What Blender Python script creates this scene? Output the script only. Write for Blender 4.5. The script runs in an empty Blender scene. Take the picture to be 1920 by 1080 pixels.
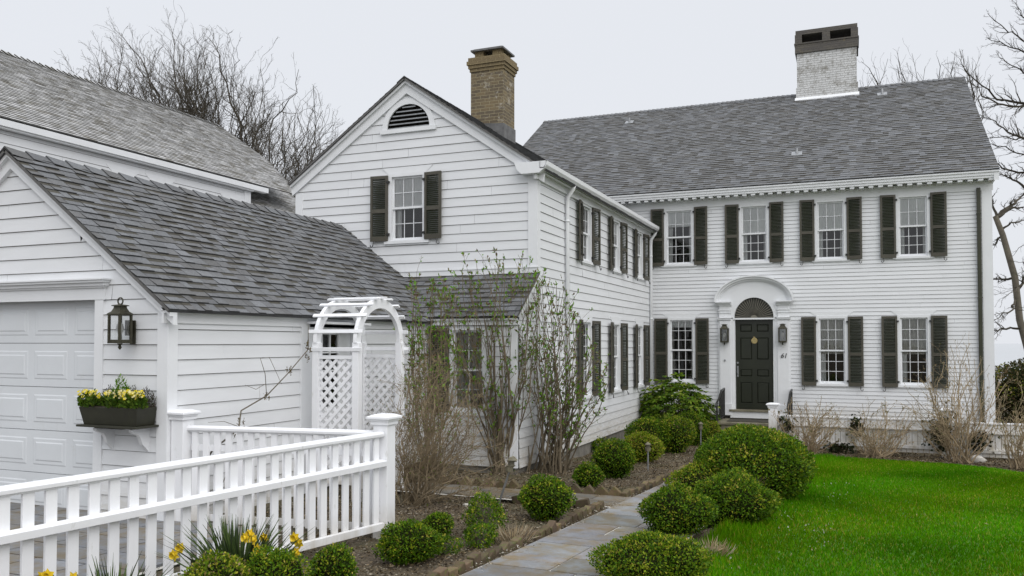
import bpy, math, random
import numpy as np
from mathutils import Vector
random.seed(7); RNG = np.random.default_rng(7)
SC = bpy.context.scene
COL = SC.collection
# ------------------------------------------------------------------ camera model (eye at the origin, z = 0 is eye level)
F_, YAW, PIT, SH = 1565.35, .3892, .02875, 57.6
CY = 540 + SH
V3 = lambda *a: np.array(a, float)
_r = V3(math.cos(YAW), math.sin(YAW), 0); _f0 = V3(-math.sin(YAW), math.cos(YAW), 0); _up = V3(0, 0, 1)
_fw = _f0*math.cos(PIT) + _up*math.sin(PIT); _u = _up*math.cos(PIT) - _f0*math.sin(PIT)
def ray(x, y): return _fw + _r*(x-960)/F_ - _u*(y-CY)/F_
def at(x, y, t): return ray(x, y)*t
def pl(x, y, ax, v): d = ray(x, y); return d*(v/d[ax])
def g(X, Y):
    Y = max(0.0, min(Y, 26.0)); return -1.84 - .04*(Y-6.8)
def gnd(x, y):
    z = -2.0
    for _ in range(12):
        p = pl(x, y, 2, z); z = g(p[0], p[1])
    return p
# ------------------------------------------------------------------ materials
def new_mat(name):
    m = bpy.data.materials.new(name); m.use_nodes = True
    nt = m.node_tree; b = nt.nodes['Principled BSDF']; return m, nt, b
def N(nt, t, **kw):
    n = nt.nodes.new(t)
    for k, v in kw.items():
        if k in n.inputs: n.inputs[k].default_value = v
        else: setattr(n, k, v)
    return n
def ramp(nt, src, stops):
    r = nt.nodes.new('ShaderNodeValToRGB'); el = r.color_ramp.elements
    while len(el) < len(stops): el.new(.5)
    for e, (p, c) in zip(el, stops):
        e.position = p; e.color = (*c, 1) if len(c) == 3 else c
    nt.links.new(src, r.inputs[0]); return r.outputs[0]
def mixc(nt, fac, a, b, mode='MIX'):
    m = nt.nodes.new('ShaderNodeMix'); m.data_type = 'RGBA'; m.blend_type = mode
    for s, v in ((m.inputs[0], fac), (m.inputs[6], a), (m.inputs[7], b)):
        if hasattr(v, 'links'): nt.links.new(v, s)
        else: s.default_value = v if not isinstance(v, tuple) else (*v, 1)
    return m.outputs[2]
def coords(nt, scale=(1, 1, 1)):
    g_ = nt.nodes.new('ShaderNodeNewGeometry'); mp = nt.nodes.new('ShaderNodeMapping'); mp.inputs['Scale'].default_value = scale
    nt.links.new(g_.outputs['Position'], mp.inputs['Vector']); return mp.outputs[0]
def noise(nt, vec, scale, detail=4, rough=.6):
    n = N(nt, 'ShaderNodeTexNoise', Scale=scale, Detail=detail, Roughness=rough); nt.links.new(vec, n.inputs['Vector']); return n.outputs['Fac']
def bump(nt, b, h, strength, dist=.01):
    n = N(nt, 'ShaderNodeBump', Strength=strength, Distance=dist); nt.links.new(h, n.inputs['Height']); nt.links.new(n.outputs[0], b.inputs['Normal'])
def attr(nt): return N(nt, 'ShaderNodeAttribute', attribute_name='tint').outputs['Color']
def mat(name, col, rough=.6, var=.12, scale=3., sc=(1, 1, 1), dirt=None, dirt_pos=(.55, .75), tint=False, bmp=0, bscale=60, metal=0, spec=.5, fine=0, splash=None):
    m, nt, b = new_mat(name); v = coords(nt, sc)
    c = tuple(x*(1-var) for x in col); d = tuple(min(1, x*(1+var)) for x in col)
    out = ramp(nt, noise(nt, v, scale), [(.3, c), (.7, d)])
    if fine: out = mixc(nt, fine, out, ramp(nt, noise(nt, v, scale*25, 3), [(.35, tuple(x*.45 for x in col)), (.65, tuple(min(1, x*1.5) for x in col))]))
    if dirt:
        f = ramp(nt, noise(nt, v, scale*2.3, 8, .7), [(dirt_pos[0], (0, 0, 0)), (dirt_pos[1], (1, 1, 1))])
        out = mixc(nt, f, out, dirt)
    if splash:
        g2 = nt.nodes.new('ShaderNodeNewGeometry'); s2 = nt.nodes.new('ShaderNodeSeparateXYZ'); nt.links.new(g2.outputs['Position'], s2.inputs[0])
        mr = nt.nodes.new('ShaderNodeMapRange'); mr.inputs[1].default_value = splash[0]; mr.inputs[2].default_value = splash[1]; nt.links.new(s2.outputs[2], mr.inputs[0])
        mm = nt.nodes.new('ShaderNodeMath'); mm.operation = 'MULTIPLY'; nt.links.new(mr.outputs[0], mm.inputs[0]); nt.links.new(ramp(nt, noise(nt, v, 5, 6, .7), [(.35, (.1, .1, .1)), (.65, (.8, .8, .8))]), mm.inputs[1])
        out = mixc(nt, mm.outputs[0], out, (.36, .31, .21))
    if tint: out = mixc(nt, 1.0, out, attr(nt), 'MULTIPLY')
    nt.links.new(out, b.inputs['Base Color']); b.inputs['Roughness'].default_value = rough; b.inputs['Metallic'].default_value = metal
    b.inputs['Specular IOR Level'].default_value = spec
    if bmp: bump(nt, b, noise(nt, v, bscale, 4), bmp)
    return m
M = {}
M['siding'] = mat('white_siding_paint', (.70, .715, .735), .55, .035, 1.6, (1, 1, 6), dirt=(.50, .50, .49), dirt_pos=(.66, .86), tint=True, bmp=.10, bscale=40, splash=(-1.35, -2.0))
M['trim'] = mat('white_trim_paint', (.72, .735, .755), .5, .03, 3, dirt=(.50, .50, .47), dirt_pos=(.70, .9), bmp=.06, bscale=30)
M['fence'] = mat('white_fence_paint', (.80, .81, .835), .45, .035, 4, (1, 1, .35), dirt=(.42, .43, .38), dirt_pos=(.62, .80), bmp=.15, bscale=55, splash=(-1.50, -1.85))
M['door_white'] = mat('garage_door_paint', (.62, .645, .67), .45, .03, 2.2, dirt=(.5, .51, .5), dirt_pos=(.6, .9), bmp=.05)
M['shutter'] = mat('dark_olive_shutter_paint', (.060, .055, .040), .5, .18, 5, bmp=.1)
M['slat'] = mat('shaded_green_slat_paint', (.020, .024, .013), .5, .2, 6)  # dark green slats, deepened so the colour carries the shade between them
M['door_dark'] = mat('black_green_door_paint', (.017, .020, .012), .28, .15, 4)
M['iron'] = mat('black_iron', (.018, .018, .016), .45, .3, 20, bmp=.2)
M['bronze'] = mat('aged_bronze', (.055, .052, .035), .5, .4, 14, metal=.5, dirt=(.11, .11, .08), bmp=.15)
M['brass'] = mat('dull_brass', (.45, .36, .17), .4, .2, 30, metal=.7)
M['olive_pipe'] = mat('olive_downspout', (.030, .032, .016), .4, .2, 3)
M['metal'] = mat('grey_metal', (.30, .31, .32), .45, .2, 9, metal=.6)
M['lead'] = mat('lead_flashing', (.12, .12, .12), .6, .3, 9)
M['bulb'] = mat('frosted_bulb', (.7, .7, .68), .3, .02)
M['planter'] = mat('dark_planter', (.022, .022, .012), .55, .25, 9, bmp=.1)
M['soil'] = mat('dark_soil', (.03, .022, .015), .95, .3, 30, bmp=.5)
M['mat'] = mat('door_mat', (.05, .045, .035), .95, .3, 60, bmp=.5)
M['stone_step'] = mat('step_stone', (.20, .18, .13), .8, .3, 4, dirt=(.09, .09, .05), dirt_pos=(.45, .7), bmp=.4, fine=.25)
M['foundation'] = mat('foundation', (.17, .16, .14), .9, .3, 4, dirt=(.08, .09, .05), bmp=.4)
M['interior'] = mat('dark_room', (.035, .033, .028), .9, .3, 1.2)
M['curtain'] = mat('white_curtain', (.82, .83, .83), .9, .08, 2)
M['lace'] = mat('tan_curtain', (.52, .51, .47), .9, .3, 9, (6, 6, 1))
M['bark'] = mat('grey_bark', (.115, .10, .075), .9, .3, 4, bmp=.6, bscale=30, fine=.35)
M['bark_moss'] = mat('lichen_bark', (.13, .115, .09), .9, .45, 5, dirt=(.10, .115, .05), dirt_pos=(.56, .7), bmp=.8, bscale=25, fine=.4)
M['twig'] = mat('tan_twig', (.20, .155, .095), .85, .35, 5)
M['stem'] = mat('lilac_stem', (.12, .095, .06), .85, .4, 6, fine=.3)
M['dry'] = mat('dry_straw_stem', (.31, .24, .15), .85, .35, 6)
M['moss_stone'] = mat('mossy_edging_brick', (.105, .078, .045), .92, .35, 9, dirt=(.09, .12, .02), dirt_pos=(.52, .68), bmp=.6, bscale=50, fine=.35, tint=True)
M['water'] = mat('grey_sea', (.30, .33, .35), .12, .1, .03)
M['wood_shingle'] = mat('weathered_cedar_shingle', (.44, .44, .435), .85, .22, 3, dirt=(.20, .19, .14), dirt_pos=(.55, .8), tint=True, bmp=.4, fine=.35)
M['asphalt'] = mat('asphalt_shingle', (.132, .136, .142), .9, .16, 2.2, tint=True, bmp=.6, bscale=220, fine=.35)
M['bluestone'] = mat('bluestone_flag', (.195, .205, .220), .50, .42, 1.7, dirt=(.17, .135, .08), dirt_pos=(.42, .62), tint=True, bmp=.5, bscale=9, fine=.2)
M['mortar'] = mat('pale_grit_joint', (.48, .46, .42), .9, .3, 18, bmp=.4)
M['blade'] = None
def leafmat(name, rough=.45, trans=.25, spec=.3):
    m, nt, b = new_mat(name); a = attr(nt)
    nt.links.new(a, b.inputs['Base Color']); b.inputs['Roughness'].default_value = rough; b.inputs['Specular IOR Level'].default_value = spec
    tr = N(nt, 'ShaderNodeBsdfTranslucent'); nt.links.new(a, tr.inputs[0])
    mx = N(nt, 'ShaderNodeMixShader'); mx.inputs[0].default_value = trans
    nt.links.new(b.outputs[0], mx.inputs[1]); nt.links.new(tr.outputs[0], mx.inputs[2])
    nt.links.new(mx.outputs[0], nt.nodes['Material Output'].inputs[0]); return m
M['leaf'] = leafmat('leaf', .55, .3, .15); M['petal'] = leafmat('petal', .6, .35, .1); M['grass'] = leafmat('grass_blade', .8, .3, .0)
def glassmat():
    m = bpy.data.materials.new('window_glass'); m.use_nodes = True; nt = m.node_tree; nt.nodes.clear()
    o = N(nt, 'ShaderNodeOutputMaterial'); t = N(nt, 'ShaderNodeBsdfTransparent'); t.inputs[0].default_value = (.95, .96, .955, 1)
    gl = N(nt, 'ShaderNodeBsdfGlossy'); gl.inputs['Roughness'].default_value = .015
    fr = N(nt, 'ShaderNodeFresnel', IOR=1.75); v = coords(nt)
    bp = N(nt, 'ShaderNodeBump', Strength=.25, Distance=.01); nt.links.new(noise(nt, v, 2.2, 1), bp.inputs['Height']); nt.links.new(bp.outputs[0], gl.inputs['Normal'])
    mx = N(nt, 'ShaderNodeMixShader'); nt.links.new(fr.outputs[0], mx.inputs[0]); nt.links.new(t.outputs[0], mx.inputs[1]); nt.links.new(gl.outputs[0], mx.inputs[2])
    nt.links.new(mx.outputs[0], o.inputs[0]); return m
M['glass'] = glassmat()
def brickmat(name, c1, c2, mortar, stain, stainpos, bias, sc=1.0):
    m, nt, b = new_mat(name); g_ = N(nt, 'ShaderNodeNewGeometry')
    mp = N(nt, 'ShaderNodeMapping'); nt.links.new(g_.outputs['Position'], mp.inputs[0])
    sep = N(nt, 'ShaderNodeSeparateXYZ'); nt.links.new(g_.outputs['Position'], sep.inputs[0])
    nn = N(nt, 'ShaderNodeSeparateXYZ'); nt.links.new(g_.outputs['Normal'], nn.inputs[0])
    ad = N(nt, 'ShaderNodeMath', operation='ADD'); nt.links.new(sep.outputs[0], ad.inputs[0]); nt.links.new(sep.outputs[1], ad.inputs[1])
    cb = N(nt, 'ShaderNodeCombineXYZ'); nt.links.new(ad.outputs[0], cb.inputs[0]); nt.links.new(sep.outputs[2], cb.inputs[1])
    br = N(nt, 'ShaderNodeTexBrick', Scale=1.0); br.inputs['Brick Width'].default_value = .21*sc; br.inputs['Row Height'].default_value = .068*sc
    br.inputs['Mortar Size'].default_value = .007; br.inputs['Color1'].default_value = (*c1, 1); br.inputs['Color2'].default_value = (*c2, 1); br.inputs['Mortar'].default_value = (*mortar, 1)
    br.inputs['Bias'].default_value = bias
    nt.links.new(cb.outputs[0], br.inputs['Vector'])
    v = coords(nt)
    f = ramp(nt, noise(nt, v, 3.2, 9, .75), [(stainpos[0], (0, 0, 0)), (stainpos[1], (1, 1, 1))])
    out = mixc(nt, f, br.outputs[0], stain)
    out = mixc(nt, .22, out, ramp(nt, noise(nt, v, 30, 5), [(.3, tuple(x*.4 for x in c1)), (.7, tuple(min(1, x*1.7) for x in c1))]))
    nt.links.new(out, b.inputs['Base Color']); b.inputs['Roughness'].default_value = .9
    inv = N(nt, 'ShaderNodeMath', operation='SUBTRACT'); inv.inputs[0].default_value = 1; nt.links.new(br.outputs['Fac'], inv.inputs[1])
    bump(nt, b, inv.outputs[0], .8, .01); return m
M['brick'] = brickmat('weathered_tan_brick', (.22, .165, .085), (.075, .062, .05), (.27, .235, .15), (.58, .56, .50), (.57, .66), .35)
M['brick_tan'] = brickmat('tan_corbel_brick', (.19, .145, .075), (.13, .10, .06), (.25, .20, .11), (.42, .38, .28), (.68, .8), -.1)
M['brick_white'] = brickmat('peeling_white_brick', (.60, .61, .61), (.52, .53, .53), (.30, .30, .29), (.17, .16, .13), (.50, .62), 0)
M['brick_grey'] = brickmat('dark_grey_brick', (.085, .08, .075), (.12, .11, .09), (.10, .09, .08), (.24, .19, .09), (.60, .72), 0)
def groundmat():
    m, nt, b = new_mat('mulch_and_soil'); v = coords(nt)
    a = ramp(nt, noise(nt, v, 22, 8, .8), [(.30, (.025, .018, .012)), (.46, (.10, .075, .045)), (.58, (.20, .155, .10)), (.68, (.33, .30, .26))])
    vo = N(nt, 'ShaderNodeTexVoronoi', Scale=38.0); nt.links.new(v, vo.inputs['Vector'])
    bb = ramp(nt, vo.outputs['Distance'], [(.0, (.30, .24, .17)), (.35, (.09, .065, .04)), (.7, (.02, .015, .01))])
    out = mixc(nt, .5, a, bb); out = mixc(nt, ramp(nt, noise(nt, v, 1.3, 3), [(.4, (0, 0, 0)), (.7, (.5, .5, .5))]), out, (.07, .08, .02))
    nt.links.new(out, b.inputs['Base Color']); b.inputs['Roughness'].default_value = .95; bump(nt, b, noise(nt, v, 30, 8, .8), .9, .03); return m
M['ground'] = groundmat()
M['turf'] = mat('turf_soil', (.05, .15, .003), .95, .3, 3, dirt=(.05, .06, .012), dirt_pos=(.5, .8), bmp=.5, fine=.3)
# ------------------------------------------------------------------ mesh helpers
class MB:
    def __init__(s): s.v = []; s.f = []; s.t = []; s.has = False; s.c = (1, 1, 1)
    def face(s, pts):
        n = len(s.v); s.v.extend(pts); s.f.append(tuple(range(n, n+len(pts)))); s.t.append(s.c)
    def hexa(s, P):      # P = 8 points: bottom ring 0-3, top ring 4-7
        n = len(s.v); s.v.extend(P)
        for q in ((0, 3, 2, 1), (4, 5, 6, 7), (0, 1, 5, 4), (1, 2, 6, 5), (2, 3, 7, 6), (3, 0, 4, 7)): s.f.append(tuple(n+i for i in q)); s.t.append(s.c)
    def box(s, x0, x1, y0, y1, z0, z1, tx=0, ty=0):
        s.hexa([(x0, y0, z0), (x1, y0, z0), (x1, y1, z0), (x0, y1, z0), (x0+tx, y0+ty, z1), (x1-tx, y0+ty, z1), (x1-tx, y1-ty, z1), (x0+tx, y1-ty, z1)])
    def fbox(s, F, u0, u1, d0, d1, z0, z1): s.hexa([F(u0, d0, z0), F(u1, d0, z0), F(u1, d1, z0), F(u0, d1, z0), F(u0, d0, z1), F(u1, d0, z1), F(u1, d1, z1), F(u0, d1, z1)])
    def bar(s, a, b, w, h, up=(0, 0, 1)):   # beam from a to b, width w (sideways) height h
        a = np.array(a, float); b = np.array(b, float); d = b-a; d /= np.linalg.norm(d); u = np.array(up, float)
        sd = np.cross(d, u); sd /= np.linalg.norm(sd); uu = np.cross(sd, d)
        P = []
        for p in (a, b):
            for x, y in ((-1, -1), (1, -1), (1, 1), (-1, 1)): P.append(tuple(p+sd*x*w/2+uu*y*h/2))
        s.hexa(P)
    def prism(s, F, poly, d0, d1):   # poly in (u,z), extruded from d0 to d1
        n = len(s.v); k = len(poly)
        for d in (d0, d1):
            for u, z in poly: s.v.append(F(u, d, z))
        s.f.append(tuple(n+i for i in range(k))); s.f.append(tuple(n+k+i for i in reversed(range(k)))); s.t += [s.c]*2
        for i in range(k):
            j = (i+1) % k; s.f.append((n+i, n+j, n+k+j, n+k+i)); s.t.append(s.c)
    def tube(s, P, R, sides=6, cap=False):
        P = [np.asarray(p, float) for p in P]; n0 = len(s.v); k = len(P)
        ref = np.array((.3, .9, .2)) ; prev = None
        for i in range(k):
            d = P[min(i+1, k-1)]-P[max(i-1, 0)]; L = math.sqrt(d@d) or 1; d = d/L
            if prev is None:
                a = np.cross(d, ref if abs(d@ref) < .9 else np.array((1., 0, 0)))
            else: a = prev - d*(prev@d)
            a = a/(math.sqrt(a@a) or 1); prev = a; b = np.cross(d, a); r = R[i] if hasattr(R, '__len__') else R
            for q in range(sides):
                w = 2*math.pi*q/sides; s.v.append(tuple(P[i]+a*(r*math.cos(w))+b*(r*math.sin(w))))
        for i in range(k-1):
            for q in range(sides):
                q2 = (q+1) % sides; A = n0+i*sides
                s.f.append((A+q, A+q2, A+sides+q2, A+sides+q)); s.t.append(s.c)
        if cap:
            s.f.append(tuple(n0+q for q in range(sides))); s.f.append(tuple(n0+(k-1)*sides+q for q in range(sides))); s.t += [s.c]*2
    def lathe(s, c, prof, n=16, sq=False):   # prof: (r,z) list about vertical axis through c
        n0 = len(s.v)
        for r, z in prof:
            for q in range(n):
                w = 2*math.pi*(q+.5)/n; k = 1/max(abs(math.cos(w)), abs(math.sin(w))) if sq else 1
                s.v.append((c[0]+r*k*math.cos(w), c[1]+r*k*math.sin(w), c[2]+z))
        for i in range(len(prof)-1):
            for q in range(n): q2 = (q+1) % n; s.f.append((n0+i*n+q, n0+i*n+q2, n0+(i+1)*n+q2, n0+(i+1)*n+q)); s.t.append(s.c)
        s.f.append(tuple(n0+q for q in range(n))); s.f.append(tuple(n0+(len(prof)-1)*n+q for q in range(n))); s.t += [s.c]*2
def wloc(o):
    L = Vector(o.location); p = o.parent
    while p: L += p.location; p = p.parent
    return L
def link(name, me, parent=None):
    o = bpy.data.objects.new(name, me); COL.objects.link(o)
    if parent: o.parent = parent
    return o
def build(name, mb, m, parent=None, loc=None, smooth=False, bevel=0, recalc=True):
    if parent is not None: off = np.array(wloc(parent)); L = (0, 0, 0)
    else:
        if loc is None and mb.v:
            A = np.array(mb.v); loc = ((A[:, 0].min()+A[:, 0].max())/2, (A[:, 1].min()+A[:, 1].max())/2, A[:, 2].min())
        off = np.array(loc if loc is not None else (0, 0, 0), float); L = tuple(off)
    V = np.array(mb.v, float) - off
    me = bpy.data.meshes.new(name); me.from_pydata(V.tolist(), [], mb.f); me.materials.append(m)
    if recalc and len(mb.f) < 6000:
        import bmesh
        bm = bmesh.new(); bm.from_mesh(me); bmesh.ops.recalc_face_normals(bm, faces=bm.faces); bm.to_mesh(me); bm.free()
    ca = me.color_attributes.new('tint', 'FLOAT_COLOR', 'CORNER')
    T = np.array(mb.t, float); n = np.array([len(p) for p in mb.f])
    C = np.repeat(T, n, axis=0); C = np.hstack([C, np.ones((len(C), 1))]); ca.data.foreach_set('color', C.ravel())
    if smooth: me.polygons.foreach_set('use_smooth', [True]*len(me.polygons))
    o = link(name, me, parent); o.location = L if parent is None else (0, 0, 0)
    if bevel:
        b = o.modifiers.new('bevel', 'BEVEL'); b.width = bevel; b.segments = 2; b.limit_method = 'ANGLE'
    return o
def tag(o, label=None, cat=None, group=None, kind=None):
    if label: o['label'] = label
    if cat: o['category'] = cat
    if group: o['group'] = group
    if kind: o['kind'] = kind
    return o
def thing(name, label, cat, loc, group=None):
    o = bpy.data.objects.new(name, None); COL.objects.link(o); o.location = tuple(float(x) for x in loc); o.empty_display_size = .1
    return tag(o, label, cat, group)
def npmesh(name, V, Fq, C, m, parent=None, loc=(0, 0, 0)):   # V (n,3), Fq (m,k) int, C per-vertex colour (n,3)
    off = np.array(wloc(parent)) if parent is not None else np.array(loc, float)
    me = bpy.data.meshes.new(name); k = Fq.shape[1]
    me.vertices.add(len(V)); me.vertices.foreach_set('co', (V-off).astype(np.float32).ravel())
    me.loops.add(Fq.size); me.loops.foreach_set('vertex_index', Fq.astype(np.int32).ravel())
    me.polygons.add(len(Fq)); me.polygons.foreach_set('loop_start', (np.arange(len(Fq))*k).astype(np.int32))
    me.update(calc_edges=True); me.materials.append(m)
    ca = me.color_attributes.new('tint', 'FLOAT_COLOR', 'POINT'); ca.data.foreach_set('color', np.hstack([C, np.ones((len(C), 1))]).astype(np.float32).ravel())
    o = link(name, me, parent); o.location = (0, 0, 0) if parent is not None else tuple(loc)
    return o
def leafdata(P, D, L, W, C):   # diamond leaves at P pointing along D (n,3), length L, width W (n,), colour C (n,3)
    n = len(P); D = D/np.linalg.norm(D, axis=1)[:, None]; Rn = RNG.normal(size=(n, 3)); S = np.cross(D, Rn); S /= np.linalg.norm(S, axis=1)[:, None]
    Nn = np.cross(D, S); L = L[:, None]; W = W[:, None]
    V = np.stack([P, P+D*L*.5+S*W*.5+Nn*L*.08, P+D*L, P+D*L*.5-S*W*.5+Nn*L*.08], 1).reshape(-1, 3)
    return V, np.arange(4*n).reshape(n, 4), np.repeat(C, 4, axis=0)
def pal(n, cols, w=None, j=.15):
    cols = np.array(cols, float); i = RNG.choice(len(cols), n, p=w); c = cols[i]*(1+RNG.uniform(-j, j, (n, 1))); return c
# wall frames: u along the wall, d outward, z up
def Ffront(Y): return lambda u, d, z: (u, Y-d, z)
def Fright(X): return lambda u, d, z: (X+d, u, z)
def Fleft(X): return lambda u, d, z: (X-d, u, z)
def Fback(Y): return lambda u, d, z: (u, Y+d, z)
def siding(mb, F, u0, u1, z0, z1, ex, holes=(), lf=None, rf=None, lip=.013):
    lf = lf or (lambda z: u0); rf = rf or (lambda z: u1)
    k = 0; z = z0; rnd = random.Random(int(ex*1000+u0*10))
    while z < z1-.01:
        zt = min(z+ex, z1); cuts = sorted({z, zt} | {h for H in holes for h in (H[2], H[3]) if z < h < zt})
        # board joints
        js = []; u = u0 + rnd.uniform(.6, 3.2)
        while u < u1: js.append(u); u += rnd.uniform(1.9, 3.8)
        bd = [u0]+js+[u1]
        for bi in range(len(bd)-1):
            a, b = bd[bi]+(.0012 if bi else 0), bd[bi+1]-(.0012 if bi < len(bd)-2 else 0)
            t = rnd.uniform(.955, 1.0); mb.c = (t, t, t); ds = rnd.uniform(-.002, .002)
            for c0, c1 in zip(cuts[:-1], cuts[1:]):
                seg = [(a, b)]
                for H in holes:
                    if H[2] < c1-1e-6 and H[3] > c0+1e-6:
                        ns = []
                        for p, q in seg:
                            if H[1] <= p or H[0] >= q: ns.append((p, q)); continue
                            if H[0] > p: ns.append((p, H[0]))
                            if H[1] < q: ns.append((H[1], q))
                        seg = ns
                dd = lambda zz: .002+(lip+ds)*(zt-zz)/ex
                gv = max(.0045, ex*.042)
                for p, q in seg:
                    A0, B0 = max(p, lf(c0)), min(q, rf(c0)); A1, B1 = max(p, lf(c1)), min(q, rf(c1))
                    if B0-A0 < .004: continue
                    if B1 < A1: A1 = B1 = (A0+B0)/2
                    if c1 >= zt-1e-6 and c1-c0 > gv*2:     # groove under the next board, its shadow line put into the tint
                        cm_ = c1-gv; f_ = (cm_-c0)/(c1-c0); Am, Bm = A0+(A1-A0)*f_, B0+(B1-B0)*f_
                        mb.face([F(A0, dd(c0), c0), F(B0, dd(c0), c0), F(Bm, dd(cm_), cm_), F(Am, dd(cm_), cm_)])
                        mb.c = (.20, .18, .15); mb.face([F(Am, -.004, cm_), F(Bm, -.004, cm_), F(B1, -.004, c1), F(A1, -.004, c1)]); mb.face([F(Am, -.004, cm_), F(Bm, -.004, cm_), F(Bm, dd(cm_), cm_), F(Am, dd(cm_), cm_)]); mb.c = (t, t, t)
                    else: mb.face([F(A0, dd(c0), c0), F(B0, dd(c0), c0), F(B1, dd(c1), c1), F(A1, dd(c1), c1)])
                    if abs(c0-z) < 1e-6: mb.c = (.5, .47, .42); mb.face([F(A0, -.004, c0), F(B0, -.004, c0), F(B0, dd(c0), c0), F(A0, dd(c0), c0)]); mb.c = (t, t, t)  # lower lip tinted darker to strengthen the painted shadow line
        z = zt
    mb.c = (1, 1, 1)
def roofplane(mb, O, U, S, W, H, ex, wr, tones, cut=None, th=.010, seed=1, extra=.006, gap=0):
    """shingle courses: O lower left corner, U unit along the eave, S unit up the slope"""
    O = np.array(O, float); U = np.array(U, float); S = np.array(S, float); Nn = np.cross(U, S)
    if Nn[2] < 0: Nn = -Nn
    rnd = random.Random(seed); P = lambda u, s, n: tuple(O+U*u+S*s+Nn*n); s = 0.; k = 0
    while s < H-.01:
        st = min(s+ex, H); a, b = cut(s+ex/2) if cut else (0, W); u = a
        if gap: mb.c = (.22, .20, .17); mb.face([P(a, s, .0015), P(b, s, .0015), P(b, st, .0015), P(a, st, .0015)])
        while u < b-.001:
            w = rnd.uniform(*wr); v = min(u+w, b)
            if b-v < .04: v = b
            v_next = v; v -= gap
            hi = th + (extra if rnd.random() < .5 else 0) + rnd.uniform(-.001, .001); lo = .002
            mb.c = tones[rnd.randrange(len(tones))]; j = rnd.uniform(.9, 1.1); mb.c = tuple(x*j for x in mb.c)
            s0 = s + rnd.uniform(-.004, .004)
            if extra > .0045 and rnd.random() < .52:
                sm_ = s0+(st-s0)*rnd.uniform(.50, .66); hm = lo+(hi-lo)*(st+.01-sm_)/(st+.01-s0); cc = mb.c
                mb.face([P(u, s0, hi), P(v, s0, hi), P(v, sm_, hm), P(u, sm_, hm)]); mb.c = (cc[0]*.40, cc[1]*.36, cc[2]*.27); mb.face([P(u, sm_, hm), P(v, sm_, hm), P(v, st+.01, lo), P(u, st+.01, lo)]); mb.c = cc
            else: mb.face([P(u, s0, hi), P(v, s0, hi), P(v, st+.01, lo), P(u, st+.01, lo)])
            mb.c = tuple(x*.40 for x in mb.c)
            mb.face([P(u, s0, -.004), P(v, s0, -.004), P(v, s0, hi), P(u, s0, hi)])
            if extra > .001:
                mb.face([P(u, s0, 0), P(u, s0, hi), P(u, st, lo)]); mb.face([P(v, s0, 0), P(v, s0, hi), P(v, st, lo)])
            u = v_next
        s = st; k += 1
    mb.c = (.5, .5, .5)
    if not cut:
        mb.face([P(0, 0, -.03), P(W, 0, -.03), P(W, H, -.03), P(0, H, -.03)])
        mb.face([P(0, 0, -.03), P(W, 0, -.03), P(W, 0, .004), P(0, 0, .004)])
        mb.c = (.9, .86, .8)
        for u in (0, W): mb.face([P(u, 0, -.03), P(u, H, -.03), P(u, H, .010), P(u, 0, .010)])
    mb.c = (1, 1, 1)
AT = [(1, 1, 1), (1.12, 1.13, 1.14), (.88, .88, .89), (.80, .78, .75), (.95, .94, .93), (1.16, 1.17, 1.19), (.90, .88, .86), (1.05, 1.06, 1.07)]
def ridgecaps(mb, A, B, sl, w=.15, p=.14, seed=3):
    A = np.array(A, float); B = np.array(B, float); L = np.linalg.norm(B-A); d = (B-A)/L; sd = np.cross(d, (0, 0, 1.)); rnd = random.Random(seed)
    n = int(L/p)
    for i in range(n):
        a = A+d*(i*p); b = A+d*((i+1)*p+.02); t = AT[rnd.randrange(8)]; mb.c = t
        dn = np.array((0, 0, -sl*w)); up0 = np.array((0, 0, .03+rnd.uniform(0, .006))); up1 = np.array((0, 0, .012))
        for sg in (-1, 1):
            mb.face([tuple(a+up0), tuple(a+sd*sg*w+dn+up0), tuple(b+sd*sg*w+dn+up1), tuple(b+up1)])
            mb.c = tuple(x*.5 for x in t); mb.face([tuple(a+up0), tuple(a+sd*sg*w+dn+up0), tuple(a+sd*sg*w+dn), tuple(a)]); mb.c = t
    mb.c = (1, 1, 1)
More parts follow.
